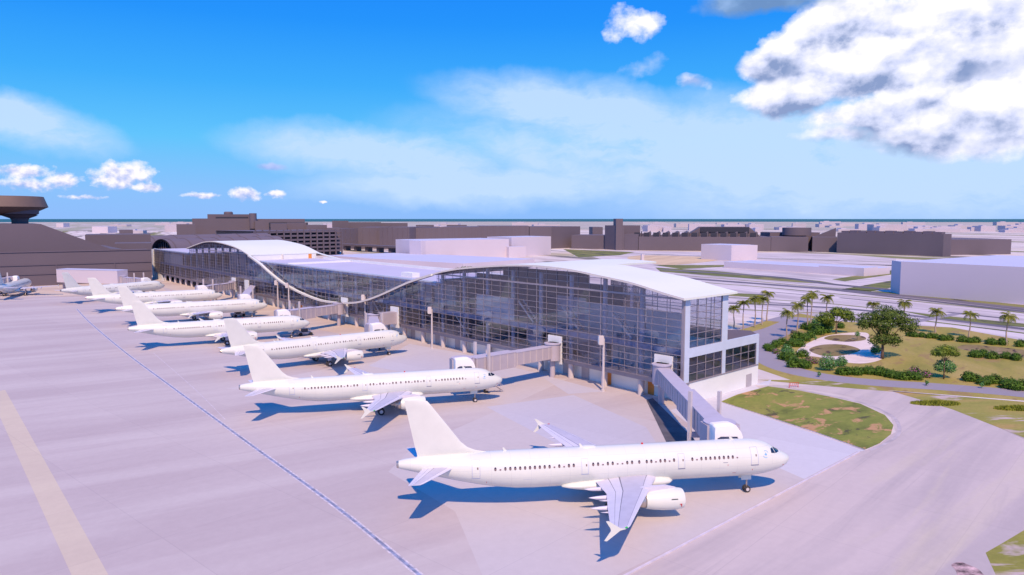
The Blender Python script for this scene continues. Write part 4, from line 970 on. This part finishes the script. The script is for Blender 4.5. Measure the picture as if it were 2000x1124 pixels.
# barrel vaulted halls
def vault(name, label, u0, d0, u1, d1, rad, zb, ribs=8):
    r = empty(name, (0,0,0)); tag(r, label, 'vaulted hall'); a, b_ = atd(u0,500,d0).to_2d(), atd(u1,500,d1).to_2d(); dd = (b_-a).normalized(); n2 = Vector((-dd.y, dd.x))
    rings = []
    for p in (a, b_): rings.append([(*(p+n2*rad*cos(t)), zb+rad*.82*sin(t)) for t in [pi*k/20 for k in range(21)]])
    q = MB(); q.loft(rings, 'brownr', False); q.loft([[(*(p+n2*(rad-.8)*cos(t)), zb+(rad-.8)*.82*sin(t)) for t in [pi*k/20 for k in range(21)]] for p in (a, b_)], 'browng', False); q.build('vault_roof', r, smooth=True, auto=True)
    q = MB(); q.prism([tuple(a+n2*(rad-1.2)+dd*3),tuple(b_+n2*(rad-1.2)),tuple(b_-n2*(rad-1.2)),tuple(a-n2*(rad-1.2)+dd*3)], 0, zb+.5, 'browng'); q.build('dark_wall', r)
    for k in range(9): p = a+dd*3+n2*(rad-1.4)*(1-2*k/8); hh = rad*.78*sqrt(max(0,1-(1-2*k/8)**2*.9)); q = MB(); q.obox(p-n2*.25, p+n2*.25, .5, zb, zb+hh, 'brown'); q.build('gable_post', r)
    L_ = (b_-a).length
    for k in range(ribs): p = a+dd*(L_*(k+.3)/ribs); q = MB(); q.loft([[(*(p+n2*(rad+e)*cos(t)+dd*w_), zb+(rad+e)*.82*sin(t)) for e, w_ in ((.02,-.4),(.35,-.4),(.35,.4),(.02,.4))] for t in [pi*j/16 for j in range(17)]], 'brown'); q.build('roof_rib', r)
    for k in range(7): p = a+dd*(L_*(k+.1)/7)-n2*rad; q = MB(); q.obox(p-dd*1.2, p+dd*1.2, 2., 0, zb+.8, 'brown'); q.build('buttress', r)
vault('vaulted_hall', 'dark barrel-vaulted hall with a ribbed open gable left of the far arch', 316, 500, 540, 560, 9.5, 12.2)
vault('rear_vaulted_hall', 'second dark vault peeking out behind the ribbed gable hall', 275, 570, 520, 640, 10, 12.5, 6)
building('connector_building', 'low dark brown building between the sloping terminal roof and the vaulted hall', 'terminal wing', [('block',168,500,296,500,459,30,520),('block',235,500,262,500,449.5,20,640),('front_block',225,500,297,500,476,20,470)])
# big brown terminal at the left
bt = empty('brown_terminal', (0,0,0)); tag(bt, 'huge plain brown terminal with a sloping roof at the left edge', 'terminal')
a = G(115,557).to_2d(); b_ = G(297,549).to_2d(); dd = (b_-a).normalized(); a2 = a-dd*170; n2 = Vector((-dd.y, dd.x)); n2 = n2 if n2.dot(a) > 0 else -n2
zw = ztp(297,487,b_); q = MB(); q.prism([tuple(a2),tuple(b_),tuple(b_+n2*14),tuple(a2+n2*14)], 0, zw-.3, 'brown', 'brownr'); q.build('front_wall', bt)
q = MB()
for z in (zw*.33, zw*.60): q.obox(a2-n2*.1, b_-n2*.1, .5, z, z+.2, 'brownr')
q.obox(a2-n2*.12, b_-n2*.12, .5, zw-.3, zw+.05, 'brownr'); q.build('wall_ledge', bt)
for t in (.30,.42,.55,.68,.80,.92): p = a2.lerp(b_, t)-n2*.15; q = MB(); q.obox(p-dd*.2, p+dd*.2, .4, 0, zw*.6, 'brownr'); q.build('wall_joint', bt)
c0 = a2+n2*8; W = []
for u_, v_ in ((-400,438),(80,438),(140,460),(215,486),(240,487.2)):
    # where the ray at column u meets the set-back wall plane
    r = ray(u_, v_); t = (c0.dot(n2))/(r.x*n2.x+r.y*n2.y); W.append((r.x*t, r.y*t, CH+r.z*t))
bot = [(W[-1][0],W[-1][1],zw-1),(W[0][0],W[0][1],zw-1)]
fr_ = W+bot; bk = [(p[0]+n2.x*70, p[1]+n2.y*70, p[2]) for p in fr_]; q = MB(); q.loft([fr_, bk], 'brown'); q.build('sloping_roof_block', bt)
# control tower
p = atd(12,500,470).to_2d(); ct = empty('control_tower', (p.x,p.y,0)); tag(ct, 'brown control tower with a flaring saucer head above the left terminal', 'control tower')
k_ = 470*.8275/1450.; zz = lambda v: CH+(428-v)*k_
axr = Vector((cos(AZ), -sin(AZ)))*(31*k_)     # stem stands right of the head's middle
q = MB(); q.tube([(axr.x,axr.y,0),(axr.x,axr.y,zz(430.5)),(axr.x,axr.y,zz(427)),(axr.x,axr.y,zz(421))], [14*k_,14*k_,16*k_,31*k_], 'brown', 32); q.build('shaft', ct, smooth=True, auto=True)
q = MB(); q.tube([(axr.x,axr.y,zz(421)),(axr.x,axr.y,zz(418)),(axr.x,axr.y,zz(408))], [27*k_,32*k_,33*k_], 'brown', 32); q.build('lower_gallery', ct, smooth=True, auto=True)
q = MB(); q.tube([(0,0,zz(421.5)),(0,0,zz(419.5)),(0,0,zz(414)),(0,0,zz(405)),(0,0,zz(385)),(0,0,zz(384.5))], [8*k_,30*k_,56*k_,75*k_,68*k_,66*k_], 'brownt', 48); q.build('saucer_head', ct, smooth=True, auto=True)
# scattered far buildings
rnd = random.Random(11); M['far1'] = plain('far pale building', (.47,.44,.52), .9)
for k in range(64):
    u_ = rnd.uniform(1235,2040) if k < 50 else rnd.choice([rnd.uniform(215,380), rnd.uniform(560,1100)])
    d = rnd.choice([rnd.uniform(1700,2600), rnd.uniform(2600,4800)]); a = atd(u_,500,d).to_2d(); wd = rnd.uniform(20,110)*d/2500; hh = rnd.uniform(6,19)
    q = MB(); rt = Vector((cos(AZ), -sin(AZ))); rt = (rt+AW*rnd.uniform(-.3,.3)).normalized(); n2 = Vector((-rt.y, rt.x))
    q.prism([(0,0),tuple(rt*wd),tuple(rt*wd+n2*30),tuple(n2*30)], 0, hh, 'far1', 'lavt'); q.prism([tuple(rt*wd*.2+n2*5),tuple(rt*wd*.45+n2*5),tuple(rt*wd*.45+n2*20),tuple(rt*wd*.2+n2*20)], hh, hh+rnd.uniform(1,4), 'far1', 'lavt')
    o = q.build('distant_building'); o.location = (a.x, a.y, 0); tag(o, 'low pale lavender building in the haze near the horizon', 'building', 'scattered pale buildings near the horizon')

# ------------------------------------------------------------------ vegetation
def leaves(mb, lobes, n, size, mats, rnd, flat=.6, hollow=.55):
    tot = sum(l[3]*l[4]*l[5] for l in lobes)
    for l in lobes:
        cx, cy, cz, rx, ry, rz_ = l[:6]; m_ = int(n*(rx*ry*rz_)/tot)
        for _ in range(m_):
            v = Vector((rnd.gauss(0,1), rnd.gauss(0,1), rnd.gauss(0,1))).normalized(); r = rnd.uniform(hollow, 1.04)**.7
            bump = 1+.16*sin(v.x*7+cx)*cos(v.y*6+cz)+.12*sin(v.z*9+cy)
            p = Vector((cx+v.x*rx*r*bump, cy+v.y*ry*r*bump, cz+v.z*rz_*r*bump))
            nn = (v+Vector((rnd.uniform(-1,1),rnd.uniform(-1,1),rnd.uniform(-1,1)))*flat+Vector((0,0,.4))).normalized()
            t = nn.orthogonal().normalized(); t = Matrix.Rotation(rnd.uniform(0,6.28), 3, nn) @ t; b_ = nn.cross(t); s = size*rnd.uniform(.6,1.35)
            mt = mats[0] if len(mats) == 1 or rnd.random() > mats[2] else mats[1]
            if mt in ('pink','wflow'): s *= .6
            mb.add([p-t*s, p+b_*s*.45, p+t*s, p-b_*s*.45], [(0,1,2,3)], mt)
def limb(mb, a, b_, r0, r1, mat='trunk', n=7):
    m_ = (Vector(a)+Vector(b_))/2+Vector((.12,-.1,.15)); mb.tube([a, m_, b_], [r0,(r0+r1)/2,r1], mat, n)
def tree(name, label, cat, loc, lobes, n, size, mats, trunk_h, tr, rnd, group=None, rot_=0.):
    r = empty(name, loc, rot_); tag(r, label, cat, group)
    q = MB(); q.tube([(0,0,-.1),(.05,0,trunk_h*.5),(0,.05,trunk_h)], [tr,tr*.75,tr*.6], 'trunk', 9)
    for l in lobes: limb(q, (0,0,trunk_h*.9), (l[0]*.75,l[1]*.75,l[2]-l[5]*.2), tr*.5, tr*.14)
    q.build('trunk', r, smooth=True)
    q = MB(); leaves(q, lobes, n, size, mats, rnd); q.build('crown', r); return r
V = random.Random(5)
rt = Vector((cos(AZ), -sin(AZ), 0))
def L3(a, b_, z, rx, ry, rz_): return (rt.x*a+AW.x*b_, rt.y*a+AW.y*b_, z, rx, ry, rz_)
gb = G(1723,701)    # px per metre here about 9
tree('shade_tree', 'biggest tree, wide dark olive crown over the white sand patch', 'tree', gb, [L3(-3,1,9.0,2.7,2.6,1.9),L3(0,0,10.2,3.0,2.8,2.2),L3(3,1,9.6,2.8,2.8,2.2),L3(5.4,-.5,8.0,2.6,2.4,1.9),L3(-.5,-1,8.2,2.4,2.4,1.6),L3(-4.6,0,8.2,1.8,1.6,1.3),
   L3(-.8,-1,4.9,2.0,1.8,1.5),L3(1.6,-1,4.9,2.2,1.8,1.4),L3(3.,0,4.3,1.4,1.4,1.2),L3(-2.2,0,4.4,1.3,1.3,1.2),L3(.2,.5,6.3,1.6,1.6,1.2)], 9500, .24, ['leafd'], 3.6, .42, V)
tree('round_tree', 'two-lobed bright green tree behind the left bushes', 'tree', G(1633,652), [L3(-2.8,.3,4.6,2.5,2.2,1.7),L3(2.8,0,5.4,2.2,2.0,1.7),L3(0,0,6.2,2.2,2,1.4),L3(-1.5,1,3.2,1.8,1.6,1.2),L3(4.4,0,4.2,1.1,1.1,.9),L3(-4.2,.5,4.0,1.4,1.4,1.1)], 5200, .24, ['leaf'], 3.4, .25, V)
tree('small_tree', 'small tree with an open upper crown above a white-flowered bush on the lawn', 'tree', G(1843,741), [L3(-1,0,5.6,1.6,1.5,1.0),L3(1.2,0,5.7,1.5,1.4,1.0),L3(0,0,6.2,1.5,1.3,.8),L3(2.2,0,5.2,.9,.9,.6),L3(-2.2,0,5.4,.8,.8,.6)], 2600, .17, ['leaf'], 4.2, .14, V)
tree('flowering_tree', 'round white-flowered shrub under the small open tree on the lawn', 'tree', G(1844,739), [L3(-.9,0,2.4,1.3,1.2,1.2),L3(.9,0,2.3,1.4,1.3,1.3),L3(0,0,3.2,1.3,1.2,1.0)], 2600, .16, ['leafw','wflow',.10], 1.2, .10, V)
tree('sapling', 'thin young tree on the soil patch between the two big trees', 'tree', G(1674,664), [L3(0,0,1.6,.7,.7,.7)], 260, .16, ['leafw'], 1.1, .06, V)
for k, (u_, v_, s, lb) in enumerate([(1616,724,2.0,'rounded white-flowered shrub in the middle of the front hedge'),(1643,716,1.25,'smaller white-flowered shrub right of the rounded one in the front hedge'),(1537,700,1.7,'white-flowered shrub inside the left bush cluster'),(1710,692,1.3,'white-flowered shrub beside the trunk of the biggest tree'),(1598,644,2.3,'large white-flowered shrub at the back of the left bush cluster'),(1612,650,1.9,'white-flowered shrub just in front of the large one at the back of the left cluster')]):
    tree('flowering_shrub', lb, 'shrub', G(u_, v_), [L3(0,0,s*.95,s*.85,s*.85,s*.9),L3(-s*.4,0,s*.7,s*.6,s*.6,s*.6),L3(s*.45,0,s*.75,s*.6,s*.6,s*.6)], int(1500*s/1.6), .17, ['leafw','wflow',.07], .5, .08, V, 'white-flowered shrubs in the garden')
# palms
def make_palm(h, seed):
    rnd = random.Random(seed); r = empty('palm_tree'); q = MB()
    pts = [(.12*sin(k*.9+seed),.1*cos(k+seed),h*k/6) for k in range(7)]; q.tube(pts, [.24,.20,.17,.16,.15,.15,.17], 'ptrunk', 9); q.build('trunk', r, smooth=True)
    q = MB(); top = Vector(pts[-1]); q.tube([top, top+Vector((0,0,.9))], [.2,.12], 'ptrunk', 7)
    for k in range(24):
        a = 2*pi*k/24+rnd.uniform(-.15,.15); e0 = rnd.choice([.2,.55,.9,1.25]); Lf = rnd.uniform(2.3,2.9); dirh = Vector((cos(a), sin(a), 0)); p = top+Vector((0,0,.7)); pp = []
        for j in range(9):
            t = j/8; e = e0-t*1.9; pp.append(p.copy()); p = p+(dirh*cos(e)+Vector((0,0,sin(e))))*Lf/8
        for j in range(8):
            A_, B_ = pp[j], pp[j+1]; sdv = dirh.cross(Vector((0,0,1))); w0 = .75*sin(pi*min(1,(j+.9)/9.2))
            for sd in (-1, 1):
                for f in (0., .5):
                    c0_ = A_.lerp(B_, f); c1_ = A_.lerp(B_, f+.42)
                    tip = c0_+sdv*sd*w0+(B_-A_)*.9+Vector((0,0,-w0*.75)); q.add([c0_, c1_, tip], [(0,1,2)], 'palm')
    q.build('crown', r); return r
pal = [make_palm(1., 1), make_palm(1., 4), make_palm(1., 9)]; index_children()
PM = [(1433,642,598,'palm closest to the terminal corner'),(1451,648,587,'second palm from the terminal corner'),(1474,640,578,'third palm from the terminal corner, on the median grass'),(1488,635,580,'fourth palm from the terminal corner, half behind its taller neighbour'),
 (1498,628,569,'tallest palm of the group by the terminal corner, on the right'),(1536,661,605,'short palm left of the bush cluster by the road bend'),(1557,651,592,'palm second in the row along the left bush cluster'),(1576,645,578,'tall palm with a thick crown over the left bush cluster'),
 (1584,634,569,'tallest palm behind the left bush cluster'),(1614,636,577,'palm rising behind the two-lobed green tree'),(1703,640,590,'palm mostly hidden behind the left side of the biggest tree'),(1765,644,586,'palm rising behind the right side of the biggest tree'),
 (1827,651,604,'palm right of the biggest tree, before the grey forecourt'),(1893,659,609,'palm second from the right edge of the photo'),(1965,675,611,'palm nearest the right edge of the photo')]
for k, (u_, v_, vt, lb) in enumerate(PM):
    src = pal[k % 3]; o = src if k < 3 else copy_tree(src); g = G(u_, v_); h = atd(u_, vt, sqrt(g.x**2+g.y**2)).z
    o.location = g; s = .95+.12*((k*7) % 5)/5
    for c in o.children if k < 3 else [x for x in bpy.data.objects if x.parent == o]:
        pass
    th = h-1.6*s; o.scale = (s, s, s); o.rotation_euler = (0,0,k*1.3)
    for c in [x for x in bpy.data.objects if x.parent == o]:
        if c.name.startswith('trunk'): c.scale = (1,1,th/s)
        else: c.location = (0,0,th/s-1.)
    tag(o, lb, 'palm', 'palms around the garden')
# bushes
def make_bush(seed, mats, name='bush'):
    rnd = random.Random(seed); q = MB(); leaves(q, [(0,0,.62,1.0,.9,.72),(.5,.2,.5,.6,.6,.5),(-.5,-.1,.5,.65,.6,.55),(0,.1,.95,.5,.5,.4)], 750, .15, mats, rnd, .5, .6)
    q.tube([(0,0,0),(0,0,.5)], [.08,.05], 'trunk', 6); return q.build(name)
bsrc = [make_bush(k, ['leafb']) for k in range(3)]; psrc = make_bush(8, ['leafb','pink',.5], 'flowering_bush')
def pz(x, y): return (1380+x/3.211, 540+y/3.211)
BL = [(835,612,1.0),(865,618,1.25),(905,614,1.1),(945,618,1.2),(980,612,1.0),(1020,613,1.25),(1085,618,1.3),(1125,626,1.1),(1160,636,1.2),(1205,642,1.1),(1250,648,1.3),(1312,648,1.15),
 (1640,655,1.35),(1685,660,1.1),(1735,680,1.1),(1762,672,1.1),(1805,672,1.3),(1900,705,1.5),(1945,712,1.2),(1975,712,1.4),(1685,508,1.3),(1735,502,1.2),(1792,517,1.25),(1880,516,1.15),(1940,526,1.2),(1275,376,1.0),(1300,380,1.1),(1350,382,1.0),(1400,388,1.05),(1435,390,1.0),(1480,402,1.15),(1520,402,1.1),
 (1605,412,1.25),(1650,416,1.0),(1685,416,1.15),(1785,428,1.25),(1855,430,1.3),(1970,442,1.3),(400,470,1.2),(430,445,1.3),(470,430,1.3),(520,530,1.5),(500,470,1.3),(550,570,1.5),(590,570,1.4),(625,576,1.2),(600,505,1.3),(545,440,1.5),(585,440,1.4),(570,400,1.6),(610,405,1.5),(650,385,1.4),(620,330,1.4),(660,340,1.6),(700,365,1.8),(735,355,1.7),(760,330,1.4),(840,325,1.2),(480,520,1.2),(380,455,1.0)]
def where(x, y):
    if y > 590: return 'front hedge above the road' if x < 1400 else 'lower right lawn by the road'
    if x > 1600 and y > 480: return 'middle right of the lawn'
    if x > 1200 and y < 450: return 'back edge of the lawn by the palms'
    if y > 480 and x < 700: return 'lower end of the left cluster'
    return 'left cluster near the road bend' if x < 560 else 'upper part of the left cluster'
ordn = {}
for k, (x, y, s) in enumerate(BL):
    o = bsrc[k] if k < 3 else copy_tree(bsrc[k % 3]); g = G(*pz(x, y)); o.location = (g.x, g.y, -.02); s *= 1.12; o.scale = (s*1.05,s,s*.95); o.rotation_euler = (0,0,k*2.1)
    wv = where(x, y); ordn[wv] = ordn.get(wv, 0)+1
    tag(o, 'clipped dark green bush in the '+wv.replace('in the ',''), 'bush', 'green bushes: '+wv)
for k, (x, y, s, lb) in enumerate([(435,484,1.0,'pink-flowered bush at the left tip of the bush cluster'),(640,545,1.15,'pink-flowered bush at the lower end of the left cluster'),(675,548,.9,'pale violet flowered bush right of the pink one in the left cluster'),(1305,615,1.3,'larger pink and white flowered bush at the right end of the front hedge'),(1375,634,1.15,'pink-flowered bush beside the small flowered tree'),(545,358,.8,'pink-flowered bush at the foot of the left palms')]):
    o = psrc if k == 0 else copy_tree(psrc); g = G(*pz(x, y)); o.location = (g.x, g.y, 0); o.scale = (s,s,s); o.rotation_euler = (0,0,k); tag(o, lb, 'flowering bush', 'pink flowering bushes')
for k, (x, y, lb) in enumerate([(705,632,'tiny plant below the rounded white-flowered shrub'),(1380,686,'tiny plant on the verge below the pink bush'),(1725,702,'tiny plant between the lower right bushes'),(683,400,'tiny plant on the white sand beside the bush cluster')]):
    q = MB(); leaves(q, [(0,0,.7,.45,.45,.55)], 90, .16, ['leafw'], V, .5, .2); q.tube([(0,0,0),(0,0,.7)], .04, 'trunk', 5); o = q.build('small_plant'); o.location = G(*pz(x, y)); tag(o, lb, 'plant', 'tiny plants in the garden')
for k, (x, y, w_, d_, lb) in enumerate([(1435,800,4.3,1.6,'long low patch of yellow-green shrubs on the verge below the road'),(1960,832,4.2,1.5,'low patch of yellow-green shrubs on the verge at the right edge')]):
    q = MB(); 
    for _ in range(1500):
        t, r_ = V.uniform(0,6.28), sqrt(V.random()); px_ = rt*(w_*r_*cos(t))+Vector((AW.x,AW.y,0))*(d_*r_*sin(t)); h = V.uniform(.3,.9)*(1-.5*r_); a = V.uniform(0,6.28)
        e = Vector((cos(a),sin(a),0))*.12; q.add([px_-e, px_+e, px_+Vector((V.uniform(-.2,.2),V.uniform(-.2,.2),h))], [(0,1,2)], 'tuft')
    o = q.build('ground_cover'); o.location = G(*pz(x, y)); tag(o, lb, 'ground cover', None, 'stuff')
q = MB(); leaves(q, [(0,0,2.4,3.4,2.5,2.0),(5,1,2.8,3.5,2.5,2.2),(-4,1,1.8,2.4,2,1.6)], 1500, .35, ['leaf'], V); q.tube([(0,0,0),(0,0,2)], .3, 'trunk', 7)
o = q.build('roadside_tree'); o.location = atd(897,540,330); o.location.z = 6.2; tag(o, 'green tree top peeking above the middle terminal roof', 'tree')
#PART4
# ------------------------------------------------------------------ camera, sun, sky
cd_ = bpy.data.cameras.new('camera'); cam = bpy.data.objects.new('camera', cd_); COL.objects.link(cam)
cam.location = (0,0,CH); cam.rotation_euler = (pi/2-TH, 0, -AZ)
cd_.sensor_fit = 'HORIZONTAL'; cd_.sensor_width = 36; cd_.lens = 36*FPX/2000
cd_.clip_start = 1; cd_.clip_end = 400000
sc.camera = cam
SUN_AZ = R(-125.5); SUN_EL = R(50)      # direction towards the sun (math angle in world XY)
sd_ = bpy.data.lights.new('sun', 'SUN'); sd_.energy = 5.0; sd_.angle = R(.5); sd_.color = (1.,.68,.44)
so = bpy.data.objects.new('sun', sd_); COL.objects.link(so)
dv = Vector((cos(SUN_AZ)*cos(SUN_EL), sin(SUN_AZ)*cos(SUN_EL), sin(SUN_EL)))
so.rotation_euler = dv.to_track_quat('Z', 'Y').to_euler(); so.location = dv*300
w = bpy.data.worlds.new('World'); sc.world = w; w.use_nodes = True
nt = w.node_tree; L = nt.links.new
bg = nt.nodes['Background']
tc = N(nt, 'ShaderNodeTexCoord'); sx = N(nt, 'ShaderNodeSeparateXYZ'); 
rot = N(nt, 'ShaderNodeVectorRotate', rotation_type='Z_AXIS'); rot.inputs['Angle'].default_value = AZ
L(tc.outputs['Generated'], rot.inputs[0]); L(rot.outputs[0], sx.inputs[0])     # now +Y is the viewing direction
def mth(op, a, b=None, c=None, clamp=False):
    n = N(nt, 'ShaderNodeMath', operation=op); n.use_clamp = clamp
    for i, v in enumerate((a, b, c)):
        if v is None: continue
        if isinstance(v, (int, float)): n.inputs[i].default_value = v
        else: L(v, n.inputs[i])
    return n.outputs[0]
az = mth('ARCTAN2', sx.outputs[0], sx.outputs[1])          # radians right of view
el = mth('ARCSINE', sx.outputs[2])
cb = N(nt, 'ShaderNodeCombineXYZ'); L(az, cb.inputs[0]); L(el, cb.inputs[1])
ang = cb.outputs[0]
base = ramp(nt, el, [(0.0,(.27,.515,1.0)),(.035,(.25,.54,1.0)),(.10,(.115,.56,1.0)),(.17,(.045,.42,1.0)),(.247,(.014,.30,1.0)),(.32,(.006,.24,1.0)),(.7,(.003,.26,.98)),(1.0,(.003,.25,.9))])
sky = N(nt, 'ShaderNodeTexSky', sky_type='NISHITA'); sky.sun_disc = False; sky.sun_elevation = SUN_EL; sky.sun_rotation = pi/2-SUN_AZ
sky.air_density = 1.; sky.dust_density = .3; sky.ozone_density = 3.
skm = N(nt, 'ShaderNodeVectorMath', operation='SCALE'); L(sky.outputs[0], skm.inputs[0]); skm.inputs['Scale'].default_value = .08
base = mix(nt, .04, base, skm.outputs[0])
def warp(scale, amt, det=5):
    n = N(nt, 'ShaderNodeTexNoise'); n.inputs['Scale'].default_value = scale; n.inputs['Detail'].default_value = det; n.inputs['Roughness'].default_value = .6
    L(ang, n.inputs['Vector']); v = N(nt, 'ShaderNodeVectorMath', operation='SUBTRACT'); L(n.outputs['Color'], v.inputs[0]); v.inputs[1].default_value = (.5,.5,.5)
    v2 = N(nt, 'ShaderNodeVectorMath', operation='SCALE'); L(v.outputs[0], v2.inputs[0]); v2.inputs['Scale'].default_value = amt
    v3 = N(nt, 'ShaderNodeVectorMath', operation='ADD'); L(ang, v3.inputs[0]); L(v2.outputs[0], v3.inputs[1]); return v3.outputs[0]
wa = warp(9, .05)
def ell(vec, u, v, ru, rv, rot_=0., soft=1.):
    # 1 at centre, 0 at the ellipse edge, negative outside
    yc = cos(TH)+(-(v-CY)/FPX)*sin(TH); zc = -sin(TH)+(-(v-CY)/FPX)*cos(TH); xc = (u-CX)/FPX
    a0 = atan2(xc, yc); e0 = atan2(zc, sqrt(xc*xc+yc*yc))
    mp = N(nt, 'ShaderNodeMapping', vector_type='TEXTURE'); mp.inputs['Location'].default_value = (a0, e0, 0)
    mp.inputs['Rotation'].default_value = (0,0,rot_); mp.inputs['Scale'].default_value = (ru/FPX, rv/FPX, 1)
    L(vec, mp.inputs[0]); ln = N(nt, 'ShaderNodeVectorMath', operation='LENGTH')
    s2 = N(nt, 'ShaderNodeVectorMath', operation='MULTIPLY'); L(mp.outputs[0], s2.inputs[0]); s2.inputs[1].default_value = (1,1,0); L(s2.outputs[0], ln.inputs[0])
    return mth('SUBTRACT', 1., ln.outputs[1])
def mx(*a):
    r = a[0]
    for q in a[1:]: r = mth('MAXIMUM', r, q)
    return r
def nz(vec, scale, det=6, ro=.6, sx_=1., sy_=1.):
    mp = N(nt, 'ShaderNodeMapping'); mp.inputs['Scale'].default_value = (sx_, sy_, 1); L(vec, mp.inputs[0])
    n = N(nt, 'ShaderNodeTexNoise'); n.inputs['Scale'].default_value = scale; n.inputs['Detail'].default_value = det; n.inputs['Roughness'].default_value = ro
    L(mp.outputs[0], n.inputs['Vector']); return n.outputs['Fac']
# cirrus veil
veil = mx(ell(wa,1120,215,330,75,-.12), ell(wa,1450,300,760,130,-.04), ell(wa,760,305,330,60,-.1), ell(wa,1750,340,700,120), ell(wa,950,360,420,55), ell(wa,30,232,190,50,-.2))
vn = nz(wa, 7, 7, .62, 1., 2.6)
va = mth('MULTIPLY', mth('SMOOTH_MAX', mth('MULTIPLY', veil, 2.0), 0., .1), mth('MULTIPLY_ADD', vn, 2.0, -.30), None, True)
va = mth('MULTIPLY', va, mth('MULTIPLY_ADD', nz(wa, 13, 6, .65, .6, 3.), .9, .56), None, True); va = mth('MINIMUM', va, .84)
colr = mix(nt, va, base, (.60,.78,1.05))
# cumulus: a stack of soft cells, each lit from above with a grey underside; the noise fields are shared
def ellxy(vec, u, v, ru, rv, rot_=0.):
    yc = cos(TH)+(-(v-CY)/FPX)*sin(TH); zc = -sin(TH)+(-(v-CY)/FPX)*cos(TH); xc = (u-CX)/FPX
    a0 = atan2(xc, yc); e0 = atan2(zc, sqrt(xc*xc+yc*yc))
    mp = N(nt, 'ShaderNodeMapping', vector_type='TEXTURE'); mp.inputs['Location'].default_value = (a0, e0, 0)
    mp.inputs['Rotation'].default_value = (0,0,rot_); mp.inputs['Scale'].default_value = (ru/FPX, rv/FPX, 1)
    L(vec, mp.inputs[0]); s2 = N(nt, 'ShaderNodeVectorMath', operation='MULTIPLY'); L(mp.outputs[0], s2.inputs[0]); s2.inputs[1].default_value = (1,1,0)
    ln = N(nt, 'ShaderNodeVectorMath', operation='LENGTH'); L(s2.outputs[0], ln.inputs[0]); sp_ = N(nt, 'ShaderNodeSeparateXYZ'); L(s2.outputs[0], sp_.inputs[0])
    return mth('SUBTRACT', 1., ln.outputs[1]), sp_.outputs[1]
def fields(scale, seed, up):
    off = N(nt, 'ShaderNodeVectorMath', operation='ADD'); L(ang, off.inputs[0]); off.inputs[1].default_value = (seed, seed*.7, 0)
    o2 = N(nt, 'ShaderNodeVectorMath', operation='ADD'); L(off.outputs[0], o2.inputs[0]); o2.inputs[1].default_value = (-up*.5, up, 0)
    n1 = nz(off.outputs[0], scale, 7, .60, 1., 1.25); n2 = nz(o2.outputs[0], scale, 3, .5, 1., 1.25); n3 = nz(off.outputs[0], scale*.38, 3, .5)
    return n1, mth('SUBTRACT', n1, n2), mth('SUBTRACT', n3, .5)
def cell(colr, F, vec, c_, amp, thr, sharp, bright, mid, dark, base_=.50, k=.42):
    n1, dn, n3 = F; m_, yl = ellxy(vec, *c_)
    d = mth('ADD', mth('MULTIPLY_ADD', mth('SUBTRACT', n1, .5), amp, m_), mth('MULTIPLY', n3, amp*.8))
    a = mth('MULTIPLY', mth('SUBTRACT', d, thr), sharp, None, True)
    sh = mth('MULTIPLY_ADD', yl, k, base_); sh = mth('MULTIPLY_ADD', dn, 2.6, sh); sh = mth('MULTIPLY_ADD', n3, .9, sh)
    col = ramp(nt, sh, [(.05, dark), (.42, mid), (.85, bright)])
    return mix(nt, a, colr, col)
W1 = warp(13, .035, 4); W2 = warp(45, .010, 4)
FA = fields(15, 1.7, .020); FB = fields(52, 2.9, .007); FC = fields(30, 4.2, .012)
WB, WM, WD = (1.08,1.06,1.12), (.70,.75,1.0), (.27,.36,.62)
for c_, thr, shp in (((1960,60,170,70,0),.10,3.), ((1880,255,230,52,0),.12,2.2), ((1650,262,130,22,0),.30,1.6), ((1840,60,190,85,.1),.05,3.4), ((1640,75,150,85,.25),.05,3.6), ((1975,155,150,95,0),.05,3.2),
        ((1700,135,270,62,.05),.04,3.2), ((1790,215,210,52,0),.08,3.), ((1535,182,115,46,.05),.08,3.4), ((1945,225,150,50,0),.06,3.), ((1490,128,85,38,.2),.14,2.6)):
    colr = cell(colr, FA, W1, c_, 1.0, thr, shp*1.25, WB, WM, WD, .58, .40)
colr = cell(colr, FC, W1, (1232,50,66,44,0), 1.3, .24, 2.2, WB, (.72,.80,1.05), (.40,.58,.95), .6)
colr = cell(colr, FC, W1, (1258,132,75,32,.2), 1.1, .34, 1.3, (.60,.72,1.02), (.36,.60,1.0), (.30,.52,.98), .5)
colr = cell(colr, FC, W1, (1358,166,55,20,0), .9, .20, 2.0, (.85,.88,1.05), (.60,.70,1.0), (.36,.52,.92), .5)
colr = cell(colr, FA, W1, (1500,0,150,34,0), .7, .10, 2.6, (.30,.48,.82), (.20,.36,.66), (.16,.30,.58), .4, .2)
for c_, thr in (((60,362,120,22,0),.34), ((42,336,62,16,0),.12), ((125,352,40,20,0),.16), ((238,344,54,30,.1),.06), ((292,366,46,13,0),.20), ((475,380,42,18,0),.14), ((535,380,22,10,0),.12), ((400,382,60,8,0),.34), ((165,385,70,7,0),.34), ((632,393,11,4,0),.12)):
    colr = cell(colr, FB, W2, c_, 1.35, thr+.08, 2.4, (1.03,1.0,1.04), (.66,.70,.98), (.36,.52,.94), .62)
colr = cell(colr, FC, W2, (530,326,40,10,0), .6, .12, 2., (.50,.62,1.0), (.42,.55,.98), (.34,.48,.92), .5)
L(colr, bg.inputs[0]); bg.inputs[1].default_value = 1.0
w.cycles.sampling_method = 'MANUAL'; w.cycles.sample_map_resolution = 512
sc.view_settings.view_transform = 'Standard'; sc.view_settings.look = 'None'; sc.view_settings.exposure = 0; sc.view_settings.gamma = 1
sc.cycles.max_bounces = 8; sc.cycles.transparent_max_bounces = 16; sc.cycles.diffuse_bounces = 3; sc.cycles.glossy_bounces = 3
